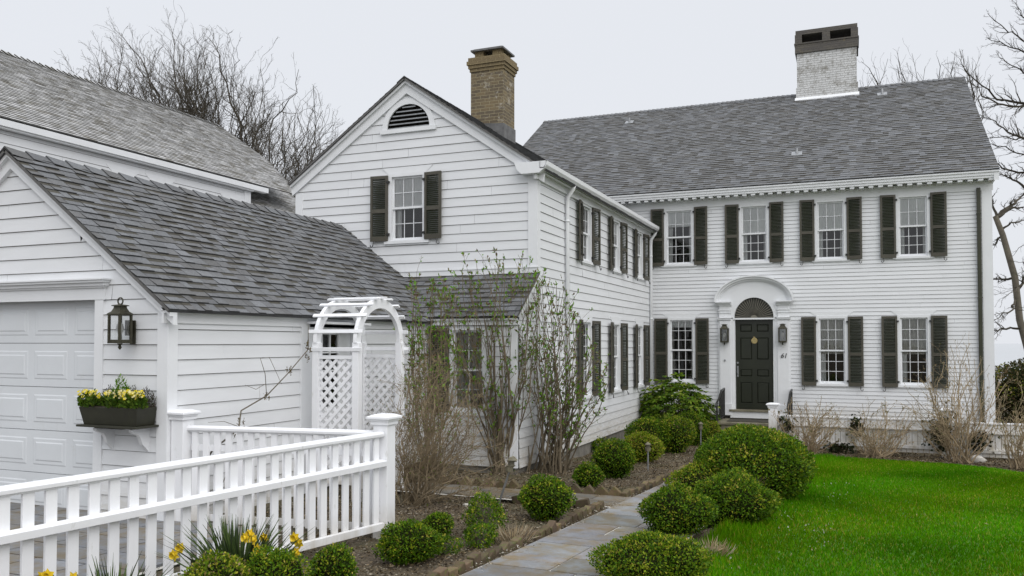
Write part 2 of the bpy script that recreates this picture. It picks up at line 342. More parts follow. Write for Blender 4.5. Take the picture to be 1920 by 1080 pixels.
# ------------------------------------------------------------------ windows and shutters
def window(house, F, u0, u1, z0, z1, rt, rb, cols=3, curt='blind', cw=.065, lintel=True, sill=True):
    c = MB(); c.c = (1, 1, 1)
    c.fbox(F, u0-cw, u0, -.09, .026, z0-.02, z1+cw); c.fbox(F, u1, u1+cw, -.09, .026, z0-.02, z1+cw)
    c.fbox(F, u0, u1, -.09, .026, z1, z1+cw)
    if lintel: c.prism(F, [(u0-cw-.02, z1+cw), (u1+cw+.02, z1+cw), (u1+cw+.13, z1+cw+.10), (u0-cw-.13, z1+cw+.10)], 0, .017)
    c.fbox(F, u0, u1, -.09, .004, z0-.02, z0)
    w = build('window', c, M['trim'], house)
    if sill:
        s = MB(); s.fbox(F, u0-cw-.07, u1+cw+.07, 0, .05, z0-.075, z0-.022); s.fbox(F, u0-cw-.03, u1+cw+.03, 0, .028, z0-.10, z0-.077); build('sill', s, M['trim'], w)
    zm = z0+(z1-z0)*.49
    for (a, b, d, rows) in ((zm, z1, -.035, rt), (z0, zm+.03, -.065, rb)):
        s = MB(); st = .034
        s.fbox(F, u0, u0+st, d-.014, d+.014, a, b); s.fbox(F, u1-st, u1, d-.014, d+.014, a, b)
        s.fbox(F, u0+st, u1-st, d-.014, d+.014, b-st, b); s.fbox(F, u0+st, u1-st, d-.014, d+.014, a, a+st*1.1)
        iw = (u1-u0-2*st); ih = b-a-2.1*st
        for i in range(1, cols): x = u0+st+iw*i/cols; s.fbox(F, x-.006, x+.006, d-.009, d+.009, a+st*1.1, b-st)
        for i in range(1, rows): z = a+st*1.1+ih*i/rows; s.fbox(F, u0+st, u1-st, d-.008, d+.008, z-.006, z+.006)
        build('sash', s, M['trim'], w)
        p = MB()
        for i in range(cols):
            for j in range(rows):
                x0 = u0+st+iw*i/cols+.004; x1 = u0+st+iw*(i+1)/cols-.004; q0 = a+st*1.1+ih*j/rows+.004; q1 = q0+ih/rows-.008
                tw = random.uniform(-.0016, .0016)
                p.face([F(x0, d+tw, q0), F(x1, d-tw, q0), F(x1, d-tw*.5, q1), F(x0, d+tw, q1)])
        build('pane', p, M['glass'], w, recalc=False)
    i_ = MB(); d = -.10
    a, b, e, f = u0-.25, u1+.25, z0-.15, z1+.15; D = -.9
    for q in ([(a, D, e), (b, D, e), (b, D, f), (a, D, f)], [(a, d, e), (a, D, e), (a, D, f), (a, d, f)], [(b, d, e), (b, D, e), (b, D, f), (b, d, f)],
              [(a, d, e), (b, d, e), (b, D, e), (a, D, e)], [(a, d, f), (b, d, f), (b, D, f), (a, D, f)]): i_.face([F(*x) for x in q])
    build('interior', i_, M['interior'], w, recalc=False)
    def cloth(ua, ub, za, zb, amp, m, dd=-.105, nm='curtain'):
        cm = MB(); n = max(4, int((ub-ua)/.012)); ph = random.random()*6
        for i in range(n):
            x0 = ua+(ub-ua)*i/n; x1 = ua+(ub-ua)*(i+1)/n; e0 = dd+amp*math.sin(x0*120+ph)*.5; e1 = dd+amp*math.sin(x1*120+ph)*.5
            cm.face([F(x0, e0, za), F(x1, e1, za), F(x1, e1, zb), F(x0, e0, zb)])
        build(nm, cm, m, w, recalc=False)
    W = u1-u0; H = z1-z0
    if curt == 'blind': cloth(u0, u1, z0+H*.52, z1, .002, M['curtain'], -.056, nm='blind')
    if curt == 'halfblind': cloth(u0, u1, z0+H*.70, z1, .002, M['curtain'], -.056, nm='blind')
    if curt in ('blind', 'drape', 'halfblind'):
        cloth(u0, u0+W*.20, z0, z1, .02, M['curtain'], -.13); cloth(u1-W*.14, u1, z0, z1, .02, M['curtain'], -.13)
    if curt == 'lace': cloth(u0, u1, z0+H*.45, z1, .02, M['lace']); cloth(u0, u0+W*.25, z0, z0+H*.45, .02, M['curtain'], -.13)
    if curt == 'sheer': cloth(u0, u1, z0, z1, .02, M['lace'])
    if curt == 'tiers': cloth(u0, u1, z1-.12*H, z1, .02, M['curtain']); cloth(u0, u0+W*.12, z0, z1, .02, M['lace'], -.13); cloth(u1-W*.12, u1, z0, z1, .02, M['lace'], -.13)
    return w
def shutter(house, F, uh, w, z0, z1, side, ang=7, hook=True):
    """hinged at uh; side -1 = spreads towards smaller u"""
    ca, sa = math.cos(math.radians(ang)), math.sin(math.radians(ang))
    def G(u, d, z):     # u from hinge outwards, d thickness
        return F(uh+side*(u*ca-d*sa), .03+u*sa+d*ca, z)
    m = MB(); st = .045; t = .032; H = z1-z0; zm = z0+H*.46
    m.fbox(G, 0, st, 0, t, z0, z1); m.fbox(G, w-st, w, 0, t, z0, z1)
    m.fbox(G, st, w-st, 0, t, z1-.055, z1); m.fbox(G, st, w-st, 0, t, z0, z0+.085); m.fbox(G, st, w-st, 0, t, zm-.035, zm+.035)
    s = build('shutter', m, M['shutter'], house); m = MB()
    for a, b in ((z0+.085, zm-.035), (zm+.035, z1-.055)):
        n = int((b-a)/.034); p = (b-a)/n
        for i in range(n):
            z = a+p*(i+.5); m.hexa([G(st, .003, z+.010), G(w-st, .003, z+.010), G(w-st, .028, z-.015), G(st, .028, z-.015),
                                   G(st, .003, z+.015), G(w-st, .003, z+.015), G(w-st, .028, z-.010), G(st, .028, z-.010)])
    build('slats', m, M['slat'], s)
    for z in (z0+.12, z1-.12): h = MB(); h.fbox(G, -.035, .02, -.01, t+.012, z-.02, z+.02); build('hinge', h, M['iron'], s)
    if hook:
        k = MB(); P = [G(w*.8, .02, z0+.01), G(w*.8, .045, z0-.05), G(w*.8+.005, .05, z0-.085), G(w*.8+.03, .05, z0-.105), G(w*.8+.055, .05, z0-.085), G(w*.8+.05, .05, z0-.06)]
        k.tube(P, .008, 6, True); build('hook', k, M['iron'], s)
    return s
# ------------------------------------------------------------------ SETTING: ground, lawn, path, drive, water, sky
gm = MB(); xs = [-3000, -400, -80, -30]+[-16+i*.5 for i in range(45)]+[7, 9, 12, 30, 80, 400, 3000]; ys = [-300, -60, -10]+[-2+i*.5 for i in range(56)]+[27, 30, 40, 60, 78, 90, 140, 600, 4000]
def gz(x, y):
    z = g(x, y)
    if y > 60: z -= min(8, (y-60)*.15)
    if -16 < x < 7 and 0 < y < 24: z += .015*math.sin(x*3.1+y*1.7)+.012*math.sin(x*7.3-y*5.1)
    return z
nx = len(xs)
gm.v = [(x, y, gz(x, y)) for y in ys for x in xs]
for j in range(len(ys)-1):
    for i in range(nx-1): gm.f.append((j*nx+i, j*nx+i+1, (j+1)*nx+i+1, (j+1)*nx+i)); gm.t.append((1, 1, 1))
tag(build('ground', gm, M['ground'], loc=(0, 0, 0), recalc=False, smooth=True), kind='structure')
wm = MB(); wm.face([(-3500, 66, -3.6), (3500, 66, -3.6), (3500, 4500, -3.6), (-3500, 4500, -3.6)])
tag(build('water', wm, M['water'], loc=(0, 0, 0), recalc=False), kind='structure')
def inpoly(P, X, Y):
    P = np.array(P); ins = np.zeros(len(X), bool); j = len(P)-1
    for i in range(len(P)):
        c = ((P[i, 1] > Y) != (P[j, 1] > Y)) & (X < (P[j, 0]-P[i, 0])*(Y-P[i, 1])/(P[j, 1]-P[i, 1]+1e-12)+P[i, 0]); ins ^= c; j = i
    return ins
LAWN = [tuple(gnd(*p)[:2]) for p in ((1522, 863), (1560, 862), (1620, 864), (1700, 869), (1790, 875), (1860, 882), (1930, 893))]
LAWN += [(8, 16.3), (9, 3), (-.9, 3), (-1.05, 5.5)] + [tuple(gnd(*p)[:2]) for p in ((1262, 1080), (1322, 1022), (1400, 962), (1465, 925), (1490, 890))]
def sheet(name, poly, dz, m, step=None):
    mb = MB(); P = np.array(poly); x0, x1, y0, y1 = P[:, 0].min(), P[:, 0].max(), P[:, 1].min(), P[:, 1].max()
    mb.f = [tuple(range(len(poly)))]; mb.t = [(1, 1, 1)]; mb.v = [(x, y, g(x, y)+dz) for x, y in poly]
    return mb
mb = sheet('lawn', LAWN, .036, None); tag(build('lawn', mb, M['turf'], loc=(0, 0, 0), recalc=False), kind='structure')
# grass blades
n = 330000; X = RNG.uniform(-2.2, 6, n*2); Y = 5.5+RNG.uniform(0, 1, n*2)**1.25*12.6
k = inpoly(LAWN, X, Y); X, Y = X[k][:n], Y[k][:n]; n = len(X)
hh = RNG.uniform(.018, .042, n); el = (X-LAWN[-4][0])-(Y-LAWN[-4][1])*(LAWN[-2][0]-LAWN[-4][0])/(LAWN[-2][1]-LAWN[-4][1]); hh *= 1+2.0*np.exp(-np.maximum(el, 0)/.22); tall = RNG.random(n) < .012; 
edge = np.zeros(n); a = RNG.uniform(0, 6.28, n); w = RNG.uniform(.003, .0055, n)*(1+Y*.05)
Z = np.array([-1.84-.04*(y-6.8) for y in Y])+.034
P0 = np.stack([X, Y, Z], 1); sd = np.stack([np.cos(a), np.sin(a), 0*a], 1)*w[:, None]; ln = RNG.normal(size=(n, 3))*.012; ln[:, 2] = hh
V = np.stack([P0-sd, P0+sd, P0+ln], 1).reshape(-1, 3)
C = pal(n, [(.088, .265, .004), (.062, .205, .003), (.13, .29, .006), (.09, .15, .005), (.34, .30, .06)], [.42, .3, .15, .10, .03], .2)
pt = np.sin(X*1.3+Y*.6)+np.sin(X*.5-Y*1.9+1)+np.sin(X*3.3+Y*2.7)*.5; pt2 = np.sin(X*2.3+1.7*np.sin(Y*1.1))*np.sin(Y*1.9+1.3*np.sin(X*1.7)); C *= (.93+.09*pt+.14*pt2)[:, None]; yl = RNG.random(n) < .05*(1+pt2); C[yl] = pal(int(yl.sum()), [(.30, .32, .04), (.20, .26, .02)])
C[:, 0] *= 1+.15*np.sin(X*2.1-Y*1.1)
o = npmesh('grass', V, np.arange(3*n).reshape(n, 3), np.repeat(C, 3, axis=0), M['grass']); tag(o, 'short vivid green mown grass of the front lawn', 'grass', kind='stuff')
# path of bluestone flags
PL = [gnd(845, 1080), gnd(1100, 962), gnd(1168, 946), gnd(1290, 893), gnd(1372, 842)]
EL = [PL[0][:2]*1.0]
A_ = np.array(gnd(880, 1080)[:2]); B_ = np.array(gnd(1385, 845)[:2]); dP = B_-A_; LP = np.linalg.norm(dP); dP /= LP; nP = np.array((dP[1], -dP[0]))   # nP to the right
pm = MB(); jm = MB(); s = -4.5; rnd = random.Random(4); PW = 1.22
def pz(x, y): return g(x, y)+.042
while s < LP+.15:
    h = rnd.uniform(.42, .72); h = min(h, LP+.2-s) if s+h > LP+.2 else h
    if h < .1: break
    c = rnd.uniform(.38, .84) if rnd.random() < .97 else None
    cells = [(0, PW)] if c is None else [(0, c), (c, PW)]
    if rnd.random() < .45: c1_ = rnd.uniform(.28, .48); c2_ = rnd.uniform(.70, .95); cells = [(0, c1_), (c1_, c2_), (c2_, PW)]
    for a, b in cells:
        sub = [(s, s+h)] if rnd.random() < .75 or h < .45 else [(s, s+h*.5), (s+h*.5, s+h)]
        for s0, s1 in sub:
            gp = .008 if rnd.random() < .5 else .012; t = rnd.uniform(.70, 1.22); pm.c = (t*rnd.uniform(.98, 1.05), t, t*rnd.uniform(.95, 1.03)); tz = rnd.uniform(-.003, .003)
            jt = lambda: rnd.uniform(-.006, .006)
            Q = [A_+dP*(s0+gp+jt())+nP*(a+gp), A_+dP*(s0+gp+jt())+nP*(b-gp), A_+dP*(s1-gp)+nP*(b-gp), A_+dP*(s1-gp)+nP*(a+gp)]
            pm.hexa([(q[0], q[1], pz(*q)-.05) for q in Q]+[(q[0], q[1], pz(*q)+tz) for q in Q])
    s += h
# side path running left from the junction
C0 = A_+dP*0; J = np.array(gnd(1120, 952)[:2])
sx = J[0]+.25; y0_, y1_ = J[1]-.02, J[1]+.78
x = sx
while x > -5.6:
    w_ = rnd.uniform(.4, .75); 
    c = rnd.uniform(.3, .5)
    for a, b in ((y0_, y0_+c), (y0_+c, y1_)):
        t = rnd.uniform(.55, .8); pm.c = (t*1.12, t, t*.82); Q = [(x-w_+.012, a+.012), (x-.012, a+.012), (x-.012, b-.012), (x-w_+.012, b-.012)]
        pm.hexa([(q[0], q[1], pz(*q)-.05) for q in Q]+[(q[0], q[1], pz(*q)-.001) for q in Q])
    x -= w_
tag(build('path', pm, M['bluestone'], loc=(0, 0, 0), bevel=.004), kind='structure')
Q = [A_+dP*-4.5-nP*.01, A_+dP*-4.5+nP*(PW+.01), A_+dP*(LP+.2)+nP*(PW+.01), A_+dP*(LP+.2)-nP*.01]
jm.face([(q[0], q[1], g(*q)+.030) for q in Q]); jm.face([(x_, y_, g(x_, y_)+.026) for x_, y_ in ((-5.7, y0_-.06), (sx, y0_-.06), (sx, y1_+.05), (-5.7, y1_+.05))])
tag(build('path_bed', jm, M['mortar'], loc=(0, 0, 0), recalc=False), kind='structure')
# slate drive left of the fence
dm = MB(); y = -1.5; r = 0
while y < 6.5:
    h = rnd.uniform(.3, .5); x = -5.05 + .1*y*0
    while x > -12:
        w_ = rnd.uniform(.4, .9); t = rnd.uniform(.6, .95); dm.c = (t, t, t*1.02); gp = .010
        zz = [(x-w_+gp, y+gp), (x-gp, y+gp), (x-gp, y+h-gp), (x-w_+gp, y+h-gp)]
        dm.hexa([(a, b, g(a, b)-.02) for a, b in zz]+[(a, b, g(a, b)+.034+rnd.uniform(0, .002)) for a, b in zz]); x -= w_
    y += h
tag(build('driveway', dm, M['bluestone'], loc=(0, 0, 0)), kind='structure')
dj = MB(); dj.face([(x_, y_, g(x_, y_)+.024) for x_, y_ in ((-12.2, -1.6), (-5.0, -1.6), (-5.0, 6.5), (-12.2, 6.5))]); tag(build('driveway_bed', dj, M['mortar'], loc=(0, 0, 0), recalc=False), kind='structure')
# ------------------------------------------------------------------ MAIN HOUSE
XW, YH = -4.89, 21.42
R0 = 3.83; RS = .644      # main roof eave height and slope
main = thing('main_house', 'large two storey white clapboard house with dark shutters and arched black front door', 'house', (-2.3, YH, -2.4))
FH = Ffront(YH)
UP = [(-4.46, -3.82, 'halfblind'), (-2.58, -1.98, 'blind'), (-.80, -.21, 'blind'), (.99, 1.58, 'blind')]
holesH = [(a, b, 2.03, 3.39) for a, b, _ in UP]
LO = [(-4.38, -3.80, 'tiers'), (-.79, -.21, 'lace'), (.99, 1.56, 'lace')]
holesH += [(a, b, -.96, .58) for a, b, _ in LO]
dX0, dX1 = -3.15, -1.45
holesH += [(dX0+.02, dX1-.02, -1.9, .9), (-3.0, -1.6, .9, 1.2)]
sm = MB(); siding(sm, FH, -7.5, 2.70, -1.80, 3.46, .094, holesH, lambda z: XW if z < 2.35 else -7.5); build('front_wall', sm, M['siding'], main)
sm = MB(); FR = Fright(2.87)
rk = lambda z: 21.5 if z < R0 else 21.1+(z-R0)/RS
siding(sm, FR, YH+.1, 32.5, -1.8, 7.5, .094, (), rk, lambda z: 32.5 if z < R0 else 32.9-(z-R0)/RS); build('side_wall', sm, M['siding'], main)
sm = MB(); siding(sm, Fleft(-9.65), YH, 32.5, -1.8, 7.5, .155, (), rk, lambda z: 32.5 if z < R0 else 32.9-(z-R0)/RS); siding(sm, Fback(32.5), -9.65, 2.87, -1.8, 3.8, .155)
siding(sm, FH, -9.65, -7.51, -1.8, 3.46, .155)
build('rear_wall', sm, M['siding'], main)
fm = MB(); fm.box(-9.6, 2.84, YH+.03, 32.45, -2.6, -1.80); build('foundation', fm, M['foundation'], main)
# trim: corner board, cornice, dentils, frieze
t = MB(); t.fbox(FH, 2.69, 2.893, -.02, .028, -1.9, 3.46); t.fbox(FR, YH-.024, YH+.16, -.01, .026, -1.9, 3.44); build('corner_board', t, M['trim'], main)
t = MB(); u0, u1 = -9.8, 2.96
t.fbox(FH, u0, 2.92, 0, .03, 3.44, 3.60); t.fbox(FH, u0, 2.93, 0, .06, 3.60, 3.625)
t.fbox(FH, u0, 2.97, 0, .295, 3.675, 3.72); t.fbox(FH, u0, 2.975, 0, .305, 3.72, 3.73); t.fbox(FH, u0, 2.985, 0, .315, 3.73, 3.785); t.fbox(FH, u0, 3.0, 0, .328, 3.785, 3.797); t.fbox(FH, u0, 3.01, 0, .34, 3.797, 3.838)
build('cornice', t, M['trim'], main)
t = MB(); x = -9.7
while x < 2.9: t.fbox(FH, x, x+.10, .031, .275, 3.625, 3.674); x += .205
t.fbox(FH, -9.7, 2.95, 0, .10, 3.63, 3.659); build('dentils', t, M['trim'], main)
t = MB(); Sv = V3(0, 1, RS); H = math.hypot(5.9, 5.9*RS); Sv /= np.linalg.norm(Sv)
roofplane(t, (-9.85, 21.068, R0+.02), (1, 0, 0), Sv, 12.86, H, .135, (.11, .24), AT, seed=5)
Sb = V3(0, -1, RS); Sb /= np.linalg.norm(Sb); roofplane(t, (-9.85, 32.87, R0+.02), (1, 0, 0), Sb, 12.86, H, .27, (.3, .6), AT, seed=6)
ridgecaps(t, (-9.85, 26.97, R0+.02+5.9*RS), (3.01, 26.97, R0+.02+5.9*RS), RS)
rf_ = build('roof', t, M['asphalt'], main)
t = MB()
for X_ in (-9.86, 2.90):
    for sg, yb in ((1, 21.1), (-1, 32.84)):
        t.prism(lambda a, d, z, X_=X_: (X_+d, a, z), [(yb, R0-.02), (26.97, R0-.02+5.87*RS), (26.97, R0-.22+5.87*RS), (yb, R0-.22)], 0, .10)
build('rake_board', t, M['trim'], main)
t = MB(); t.fbox(FH, 2.585, 2.665, .03, .10, -2.1, 3.5); 
for z in (-.9, 1.0, 2.9): t.fbox(FH, 2.575, 2.675, .025, .105, z, z+.03)
ds = build('downspout', t, M['olive_pipe'], main, bevel=.012); ds['label'] = 'dark olive square downspout'
for (a, b, c) in UP: window(main, FH, a, b, 2.03, 3.39, 2, 3, 3, c)
for (a, b, c) in LO: window(main, FH, a, b, -.96, .58, 3, 3, 3, c)
for (a, b, _) in UP:
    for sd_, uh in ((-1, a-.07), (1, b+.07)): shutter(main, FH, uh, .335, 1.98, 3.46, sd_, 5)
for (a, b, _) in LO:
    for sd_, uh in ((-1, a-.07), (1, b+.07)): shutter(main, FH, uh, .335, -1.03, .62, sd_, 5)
# door surround
ds = MB(); cX = -2.30; hw = .45
def arc(cx, cz, rx, rz, n=28, a0=0, a1=180): return [(cx+rx*math.cos(math.radians(a0+(a1-a0)*i/n)), cz+rz*math.sin(math.radians(a0+(a1-a0)*i/n))) for i in range(n+1)]
ar = arc(cX, .62, .47, .50); out = arc(cX, .62, .86, .97)
# tympanum: pieces between the fan arch and the pediment arch
z_s = 1.02
outp = arc(cX, z_s, .84, .58)
n = 28
for i in range(n):
    a, b = ar[i], ar[i+1]; c, d = outp[i+1], outp[i]
    if c[1] < z_s+.0: pass
    ds.prism(FH, [a, b, c, d], -.02, .055)
for sg in (-1, 1):
    xi, xo = cX+sg*.47, cX+sg*.84
    ds.prism(FH, [(xi, .62), (xo, .62), (xo, z_s), (xi, .62+.001)], -.02, .055)
    ds.fbox(FH, *sorted((cX+sg*.50, cX+sg*.86)), -.02, .06, -1.78, .60)
    ds.fbox(FH, *sorted((cX+sg*.455, cX+sg*.50)), -.10, .045, -1.66, .60)       # inner casing
    ds.fbox(FH, *sorted((cX+sg*.56, cX+sg*.82)), .06, .085, -1.55, .55)          # raised pilaster
    ds.fbox(FH, *sorted((cX+sg*.54, cX+sg*.84)), .06, .105, -1.80, -1.52)
    for z0_, z1_, d_ in ((.57, .61, .11), (.61, .63, .13), (.74, .76, .10), (.80, .83, .10), (.93, .97, .12), (.97, 1.00, .16), (1.00, 1.025, .20)):
        ds.fbox(FH, *sorted((cX+sg*(.53 if z0_ > .9 else .55), cX+sg*(.86+(d_-.1)*.6))), .06, d_, z0_, z1_)
    ds.fbox(FH, *sorted((cX+sg*.57, cX+sg*.83)), .055, .085, .63, .93)
ds.fbox(FH, cX-.50, cX+.50, -.04, .075, .575, .615)
for k_, (ri, ro, di, do) in enumerate(((0, .05, .05, .16), (.05, .085, .05, .20), (-.045, 0, .05, .10))):
    A1 = arc(cX, z_s, .86+ri, .56+ri, 36); A2 = arc(cX, z_s, .86+ro, .56+ro, 36)
    for i in range(36): ds.prism(FH, [A1[i], A1[i+1], A2[i+1], A2[i]], di, do)
build('door_surround', ds, M['trim'], main)
fn = MB(); n = 23
for i in range(n):      # sunburst fan: tapered raised ribs
    a0 = math.pi*(i+.30)/n; a1 = math.pi*(i+.70)/n
    e = lambda a, r: (cX+.46*r*math.cos(a), .62+.49*r*math.sin(a))
    fn.prism(FH, [e(a0+.02, .12), e(a0, 1), e(a1, 1), e(a1-.02, .12)], -.045, -.006)
fb_ = MB(); fb_.prism(FH, arc(cX, .62, .47, .50), -.06, -.045); build('fan_back', fb_, M['door_dark'], main); fn.prism(FH, arc(cX, .62, .08, .07), -.045, .0)
M['fan'] = mat('faded_fan_paint', (.15, .14, .11), .5, .15, 8); fo = build('fan_panel', fn, M['fan'], main); fo['label'] = 'dark half round sunburst fan above the door'
dr = MB(); D0, D1 = cX-.455, cX+.455; ZB, ZT = -1.64, .575
dr.fbox(FH, D0, D1, -.10, -.072, ZB, ZT)
cols_ = ((D0+.11, cX-.055), (cX+.055, D1-.11)); rows_ = ((ZT-.31, ZT-.12), (ZT-.98, ZT-.41), (-.72, -.55), (-1.42, -.88))
rows_ = ((.27, .46), (-.42, .13), (-.84, -.66), (-1.50, -.98))
xe = [D0, cols_[0][0], cols_[0][1], cols_[1][0], cols_[1][1], D1]
for a, b in ((D0, cols_[0][0]), (cols_[0][1], cols_[1][0]), (cols_[1][1], D1)): dr.fbox(FH, a, b, -.072, -.050, ZB, ZT)
ze = sorted([ZB, ZT]+[z for r_ in rows_ for z in r_])
for a, b in zip(ze[::2], ze[1::2]):
    for c_ in cols_: dr.fbox(FH, c_[0], c_[1], -.072, -.050, a, b)
for c_ in cols_:
    for r_ in rows_:
        G = lambda u, d, z: FH(u, d, z); a, b = c_; p, q = r_; i_ = .03
        dr.hexa([FH(a+.008, -.072, p+.008), FH(b-.008, -.072, p+.008), FH(b-.008, -.072, q-.008), FH(a+.008, -.072, q-.008), FH(a+i_, -.052, p+i_), FH(b-i_, -.052, p+i_), FH(b-i_, -.052, q-i_), FH(a+i_, -.052, q-i_)])
door = build('front_door', dr, M['door_dark'], main); door['label'] = 'glossy near black panelled front door'
k = MB(); yk = YH+.045
k.v = []; c_ = (cX, yk, .02)
def disc(mb, c, r, th, n=20):   # facing -Y
    mb.prism(lambda u, d, z: (c[0]+u, c[1]-d, c[2]+z), [(r*math.cos(2*math.pi*i/n), r*math.sin(2*math.pi*i/n)) for i in range(n)], 0, th)
disc(k, (cX, YH+.052, .05), .075, .02); disc(k, (cX, YH+.034, .05), .055, .012); k.box(cX-.02, cX+.02, YH+.03, YH+.05, .10, .15)
build('knocker', k, M['brass'], door)
k = MB(); k.tube([(D0+.05, YH+.05, -.62), (D0+.05, YH-.01, -.60), (D0+.05, YH-.015, -.75), (D0+.05, YH+.05, -.80)], .010, 6, True); disc(k, (D0+.05, YH+.052, -.50), .025, .02); k.box(D0+.03, D0+.07, YH+.04, YH+.052, -.85, -.58)
build('handle', k, M['metal'], door)
for z in (.35, -.5, -1.4): k = MB(); k.box(D1-.01, D1+.01, YH+.03, YH+.052, z-.05, z+.05); build('hinge', k, M['brass'], door)
k = MB(); k.fbox(FH, cX-.60, cX+.60, -.12, .13, -1.70, -1.655); th_ = build('threshold', k, M['stone_step'], main)
k = MB(); k.fbox(FH, cX-.58, cX+.58, -.1, .09, -1.86, -1.702); build('riser', k, M['trim'], main)
k = MB(); disc(k, (cX-.70, YH-.086, -.44), .025, .02, 12); build('doorbell', k, M['metal'], main)
# house number
cu = bpy.data.curves.new('num', 'FONT'); cu.body = '61'; cu.size = .165; cu.extrude = .006; cu.shear = .25; cu.space_character = .95
to = bpy.data.objects.new('num', cu); COL.objects.link(to); bpy.context.view_layer.update()
dg = bpy.context.evaluated_depsgraph_get(); nm = bpy.data.meshes.new_from_object(to.evaluated_get(dg)); bpy.data.objects.remove(to)
nm.materials.clear(); nm.materials.append(M['iron']); no = link('house_number', nm, main)
no.location = Vector((cX+.62, YH-.094, -.37))-Vector(main.location); no.rotation_euler = (math.pi/2, 0, 0)
# roof vents
for px, py, Y_ in ((1180, 230, 24.2), (1494, 289, 22.0), (1654, 177, 24.2)):
    d = ray(px, py); # intersect roof plane z = R0 + RS*(Y-21.07)
    tt = (R0+.02-RS*21.07)/(d[2]-RS*d[1]); p = d*tt
    vm = MB(); vm.tube([p+V3(0, 0, -.05), p+V3(0, 0, .16)], .035, 10, True)
    vm.c = (1, 1, 1); hw_ = .13
    vm.hexa([(p[0]-hw_, p[1]-.1, p[2]-.1*RS+.012), (p[0]+hw_, p[1]-.1, p[2]-.1*RS+.012), (p[0]+hw_, p[1]+.1, p[2]+.1*RS+.012), (p[0]-hw_, p[1]+.1, p[2]+.1*RS+.012),
             (p[0]-hw_, p[1]-.1, p[2]-.1*RS+.025), (p[0]+hw_, p[1]-.1, p[2]-.1*RS+.025), (p[0]+hw_, p[1]+.1, p[2]+.1*RS+.025), (p[0]-hw_, p[1]+.1, p[2]+.1*RS+.025)])
    build('vent_pipe', vm, M['metal'], main)
# chimney on the main ridge
x0, x1, y0, y1 = -1.53, .15, 26.55, 27.45; zt = 9.55
t = MB(); t.box(x0, x1, y0, y1, 6.2, 8.78); t.box(x0-.03, x1+.03, y0-.03, y1+.03, 6.9, 7.72)
ch = build('chimney', t, M['brick_white'], main); ch['label'] = 'broad chimney of peeling white painted brick with dark cap'
t = MB(); a, b, c, d = x0-.05, x1+.05, y0-.05, y1+.05
t.box(a, b, c, d, 8.78, 9.04); t.box(a-.02, b+.02, c-.02, d+.02, 9.04, 9.08)
for X0, X1 in ((a, a+.2), (cx := (a+b)/2-.11, cx+.22), (b-.2, b)):
    for Y0, Y1 in ((c, c+.2), (d-.2, d)): t.box(X0, X1, Y0, Y1, 9.08, 9.34)
t.box(a, a+.12, c+.2, d-.2, 9.08, 9.34); t.box(b-.12, b, c+.2, d-.2, 9.08, 9.34)
t.box(a+.02, b-.02, c+.02, d-.02, 9.34, 9.47); build('chimney_cap', t, M['brick_grey'], ch)
t = MB(); t.hexa([(x0-.06, y0-.15, 6.2), (x1+.06, y0-.15, 6.2), (x1+.06, y0-.031, 6.2), (x0-.06, y0-.031, 6.2), (x0-.06, y0-.15, 7.32), (x1+.06, y0-.15, 7.32), (x1+.06, y0-.031, 7.42), (x0-.06, y0-.031, 7.42)]); build('flashing', t, M['trim'], ch)
# ------------------------------------------------------------------ WING
YG = 13.0; XL = -9.72; RX = -7.35; RZ = 4.70; WE = 2.93; WS = (RZ-WE)/(XW+.10-RX)   # slope
wing = thing('gabled_wing', 'white two storey wing with a front gable, half round louvre and dark shutters', 'house wing', (-7.3, 13.0, -2.2))
FG = Ffront(YG); FS = Fright(XW)
gl = lambda z: XL if z < 2.85 else RX-(RZ-.12-z)/WS; gr = lambda z: XW if z < 2.85 else RX+(RZ-.12-z)/WS
VC, VZ, VR, VH = -7.325, 3.83, .43, .43
hG = [(-7.66, -7.03, 1.84, 2.97)]+[(VC-math.sqrt(max(0, 1-((z-VZ)/VH)**2))*VR, VC+math.sqrt(max(0, 1-((z-VZ)/VH)**2))*VR, z, z+.05) for z in np.arange(VZ, VZ+VH, .05)]
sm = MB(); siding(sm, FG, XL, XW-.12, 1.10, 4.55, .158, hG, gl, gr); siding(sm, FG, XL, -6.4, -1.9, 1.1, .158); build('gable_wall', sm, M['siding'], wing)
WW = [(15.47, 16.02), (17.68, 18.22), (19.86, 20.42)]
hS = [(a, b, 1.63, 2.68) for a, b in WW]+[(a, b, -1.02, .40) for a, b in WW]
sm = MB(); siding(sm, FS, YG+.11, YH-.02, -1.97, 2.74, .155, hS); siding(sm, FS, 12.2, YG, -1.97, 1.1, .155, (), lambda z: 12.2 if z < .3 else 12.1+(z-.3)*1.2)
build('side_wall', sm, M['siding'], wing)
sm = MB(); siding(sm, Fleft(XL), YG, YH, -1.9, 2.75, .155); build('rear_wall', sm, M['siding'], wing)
fm = MB(); fm.box(XL+.03, XW-.03, 12.2, YH, -2.5, -1.96); build('foundation', fm, M['foundation'], wing)
t = MB(); t.fbox(FG, XW-.14, XW+.024, -.02, .028, 1.15, 2.80); t2 = MB(); t2.fbox(FS, YG-.024, YG+.12, -.02, .027, -1.97, 2.803); build('corner_board', t2, M['trim'], wing); t2 = MB(); t2.fbox(FG, XL-.02, XL+.14, -.02, .028, -1.9, 2.8); build('corner_board', t2, M['trim'], wing)
build('corner_board', t, M['trim'], wing)
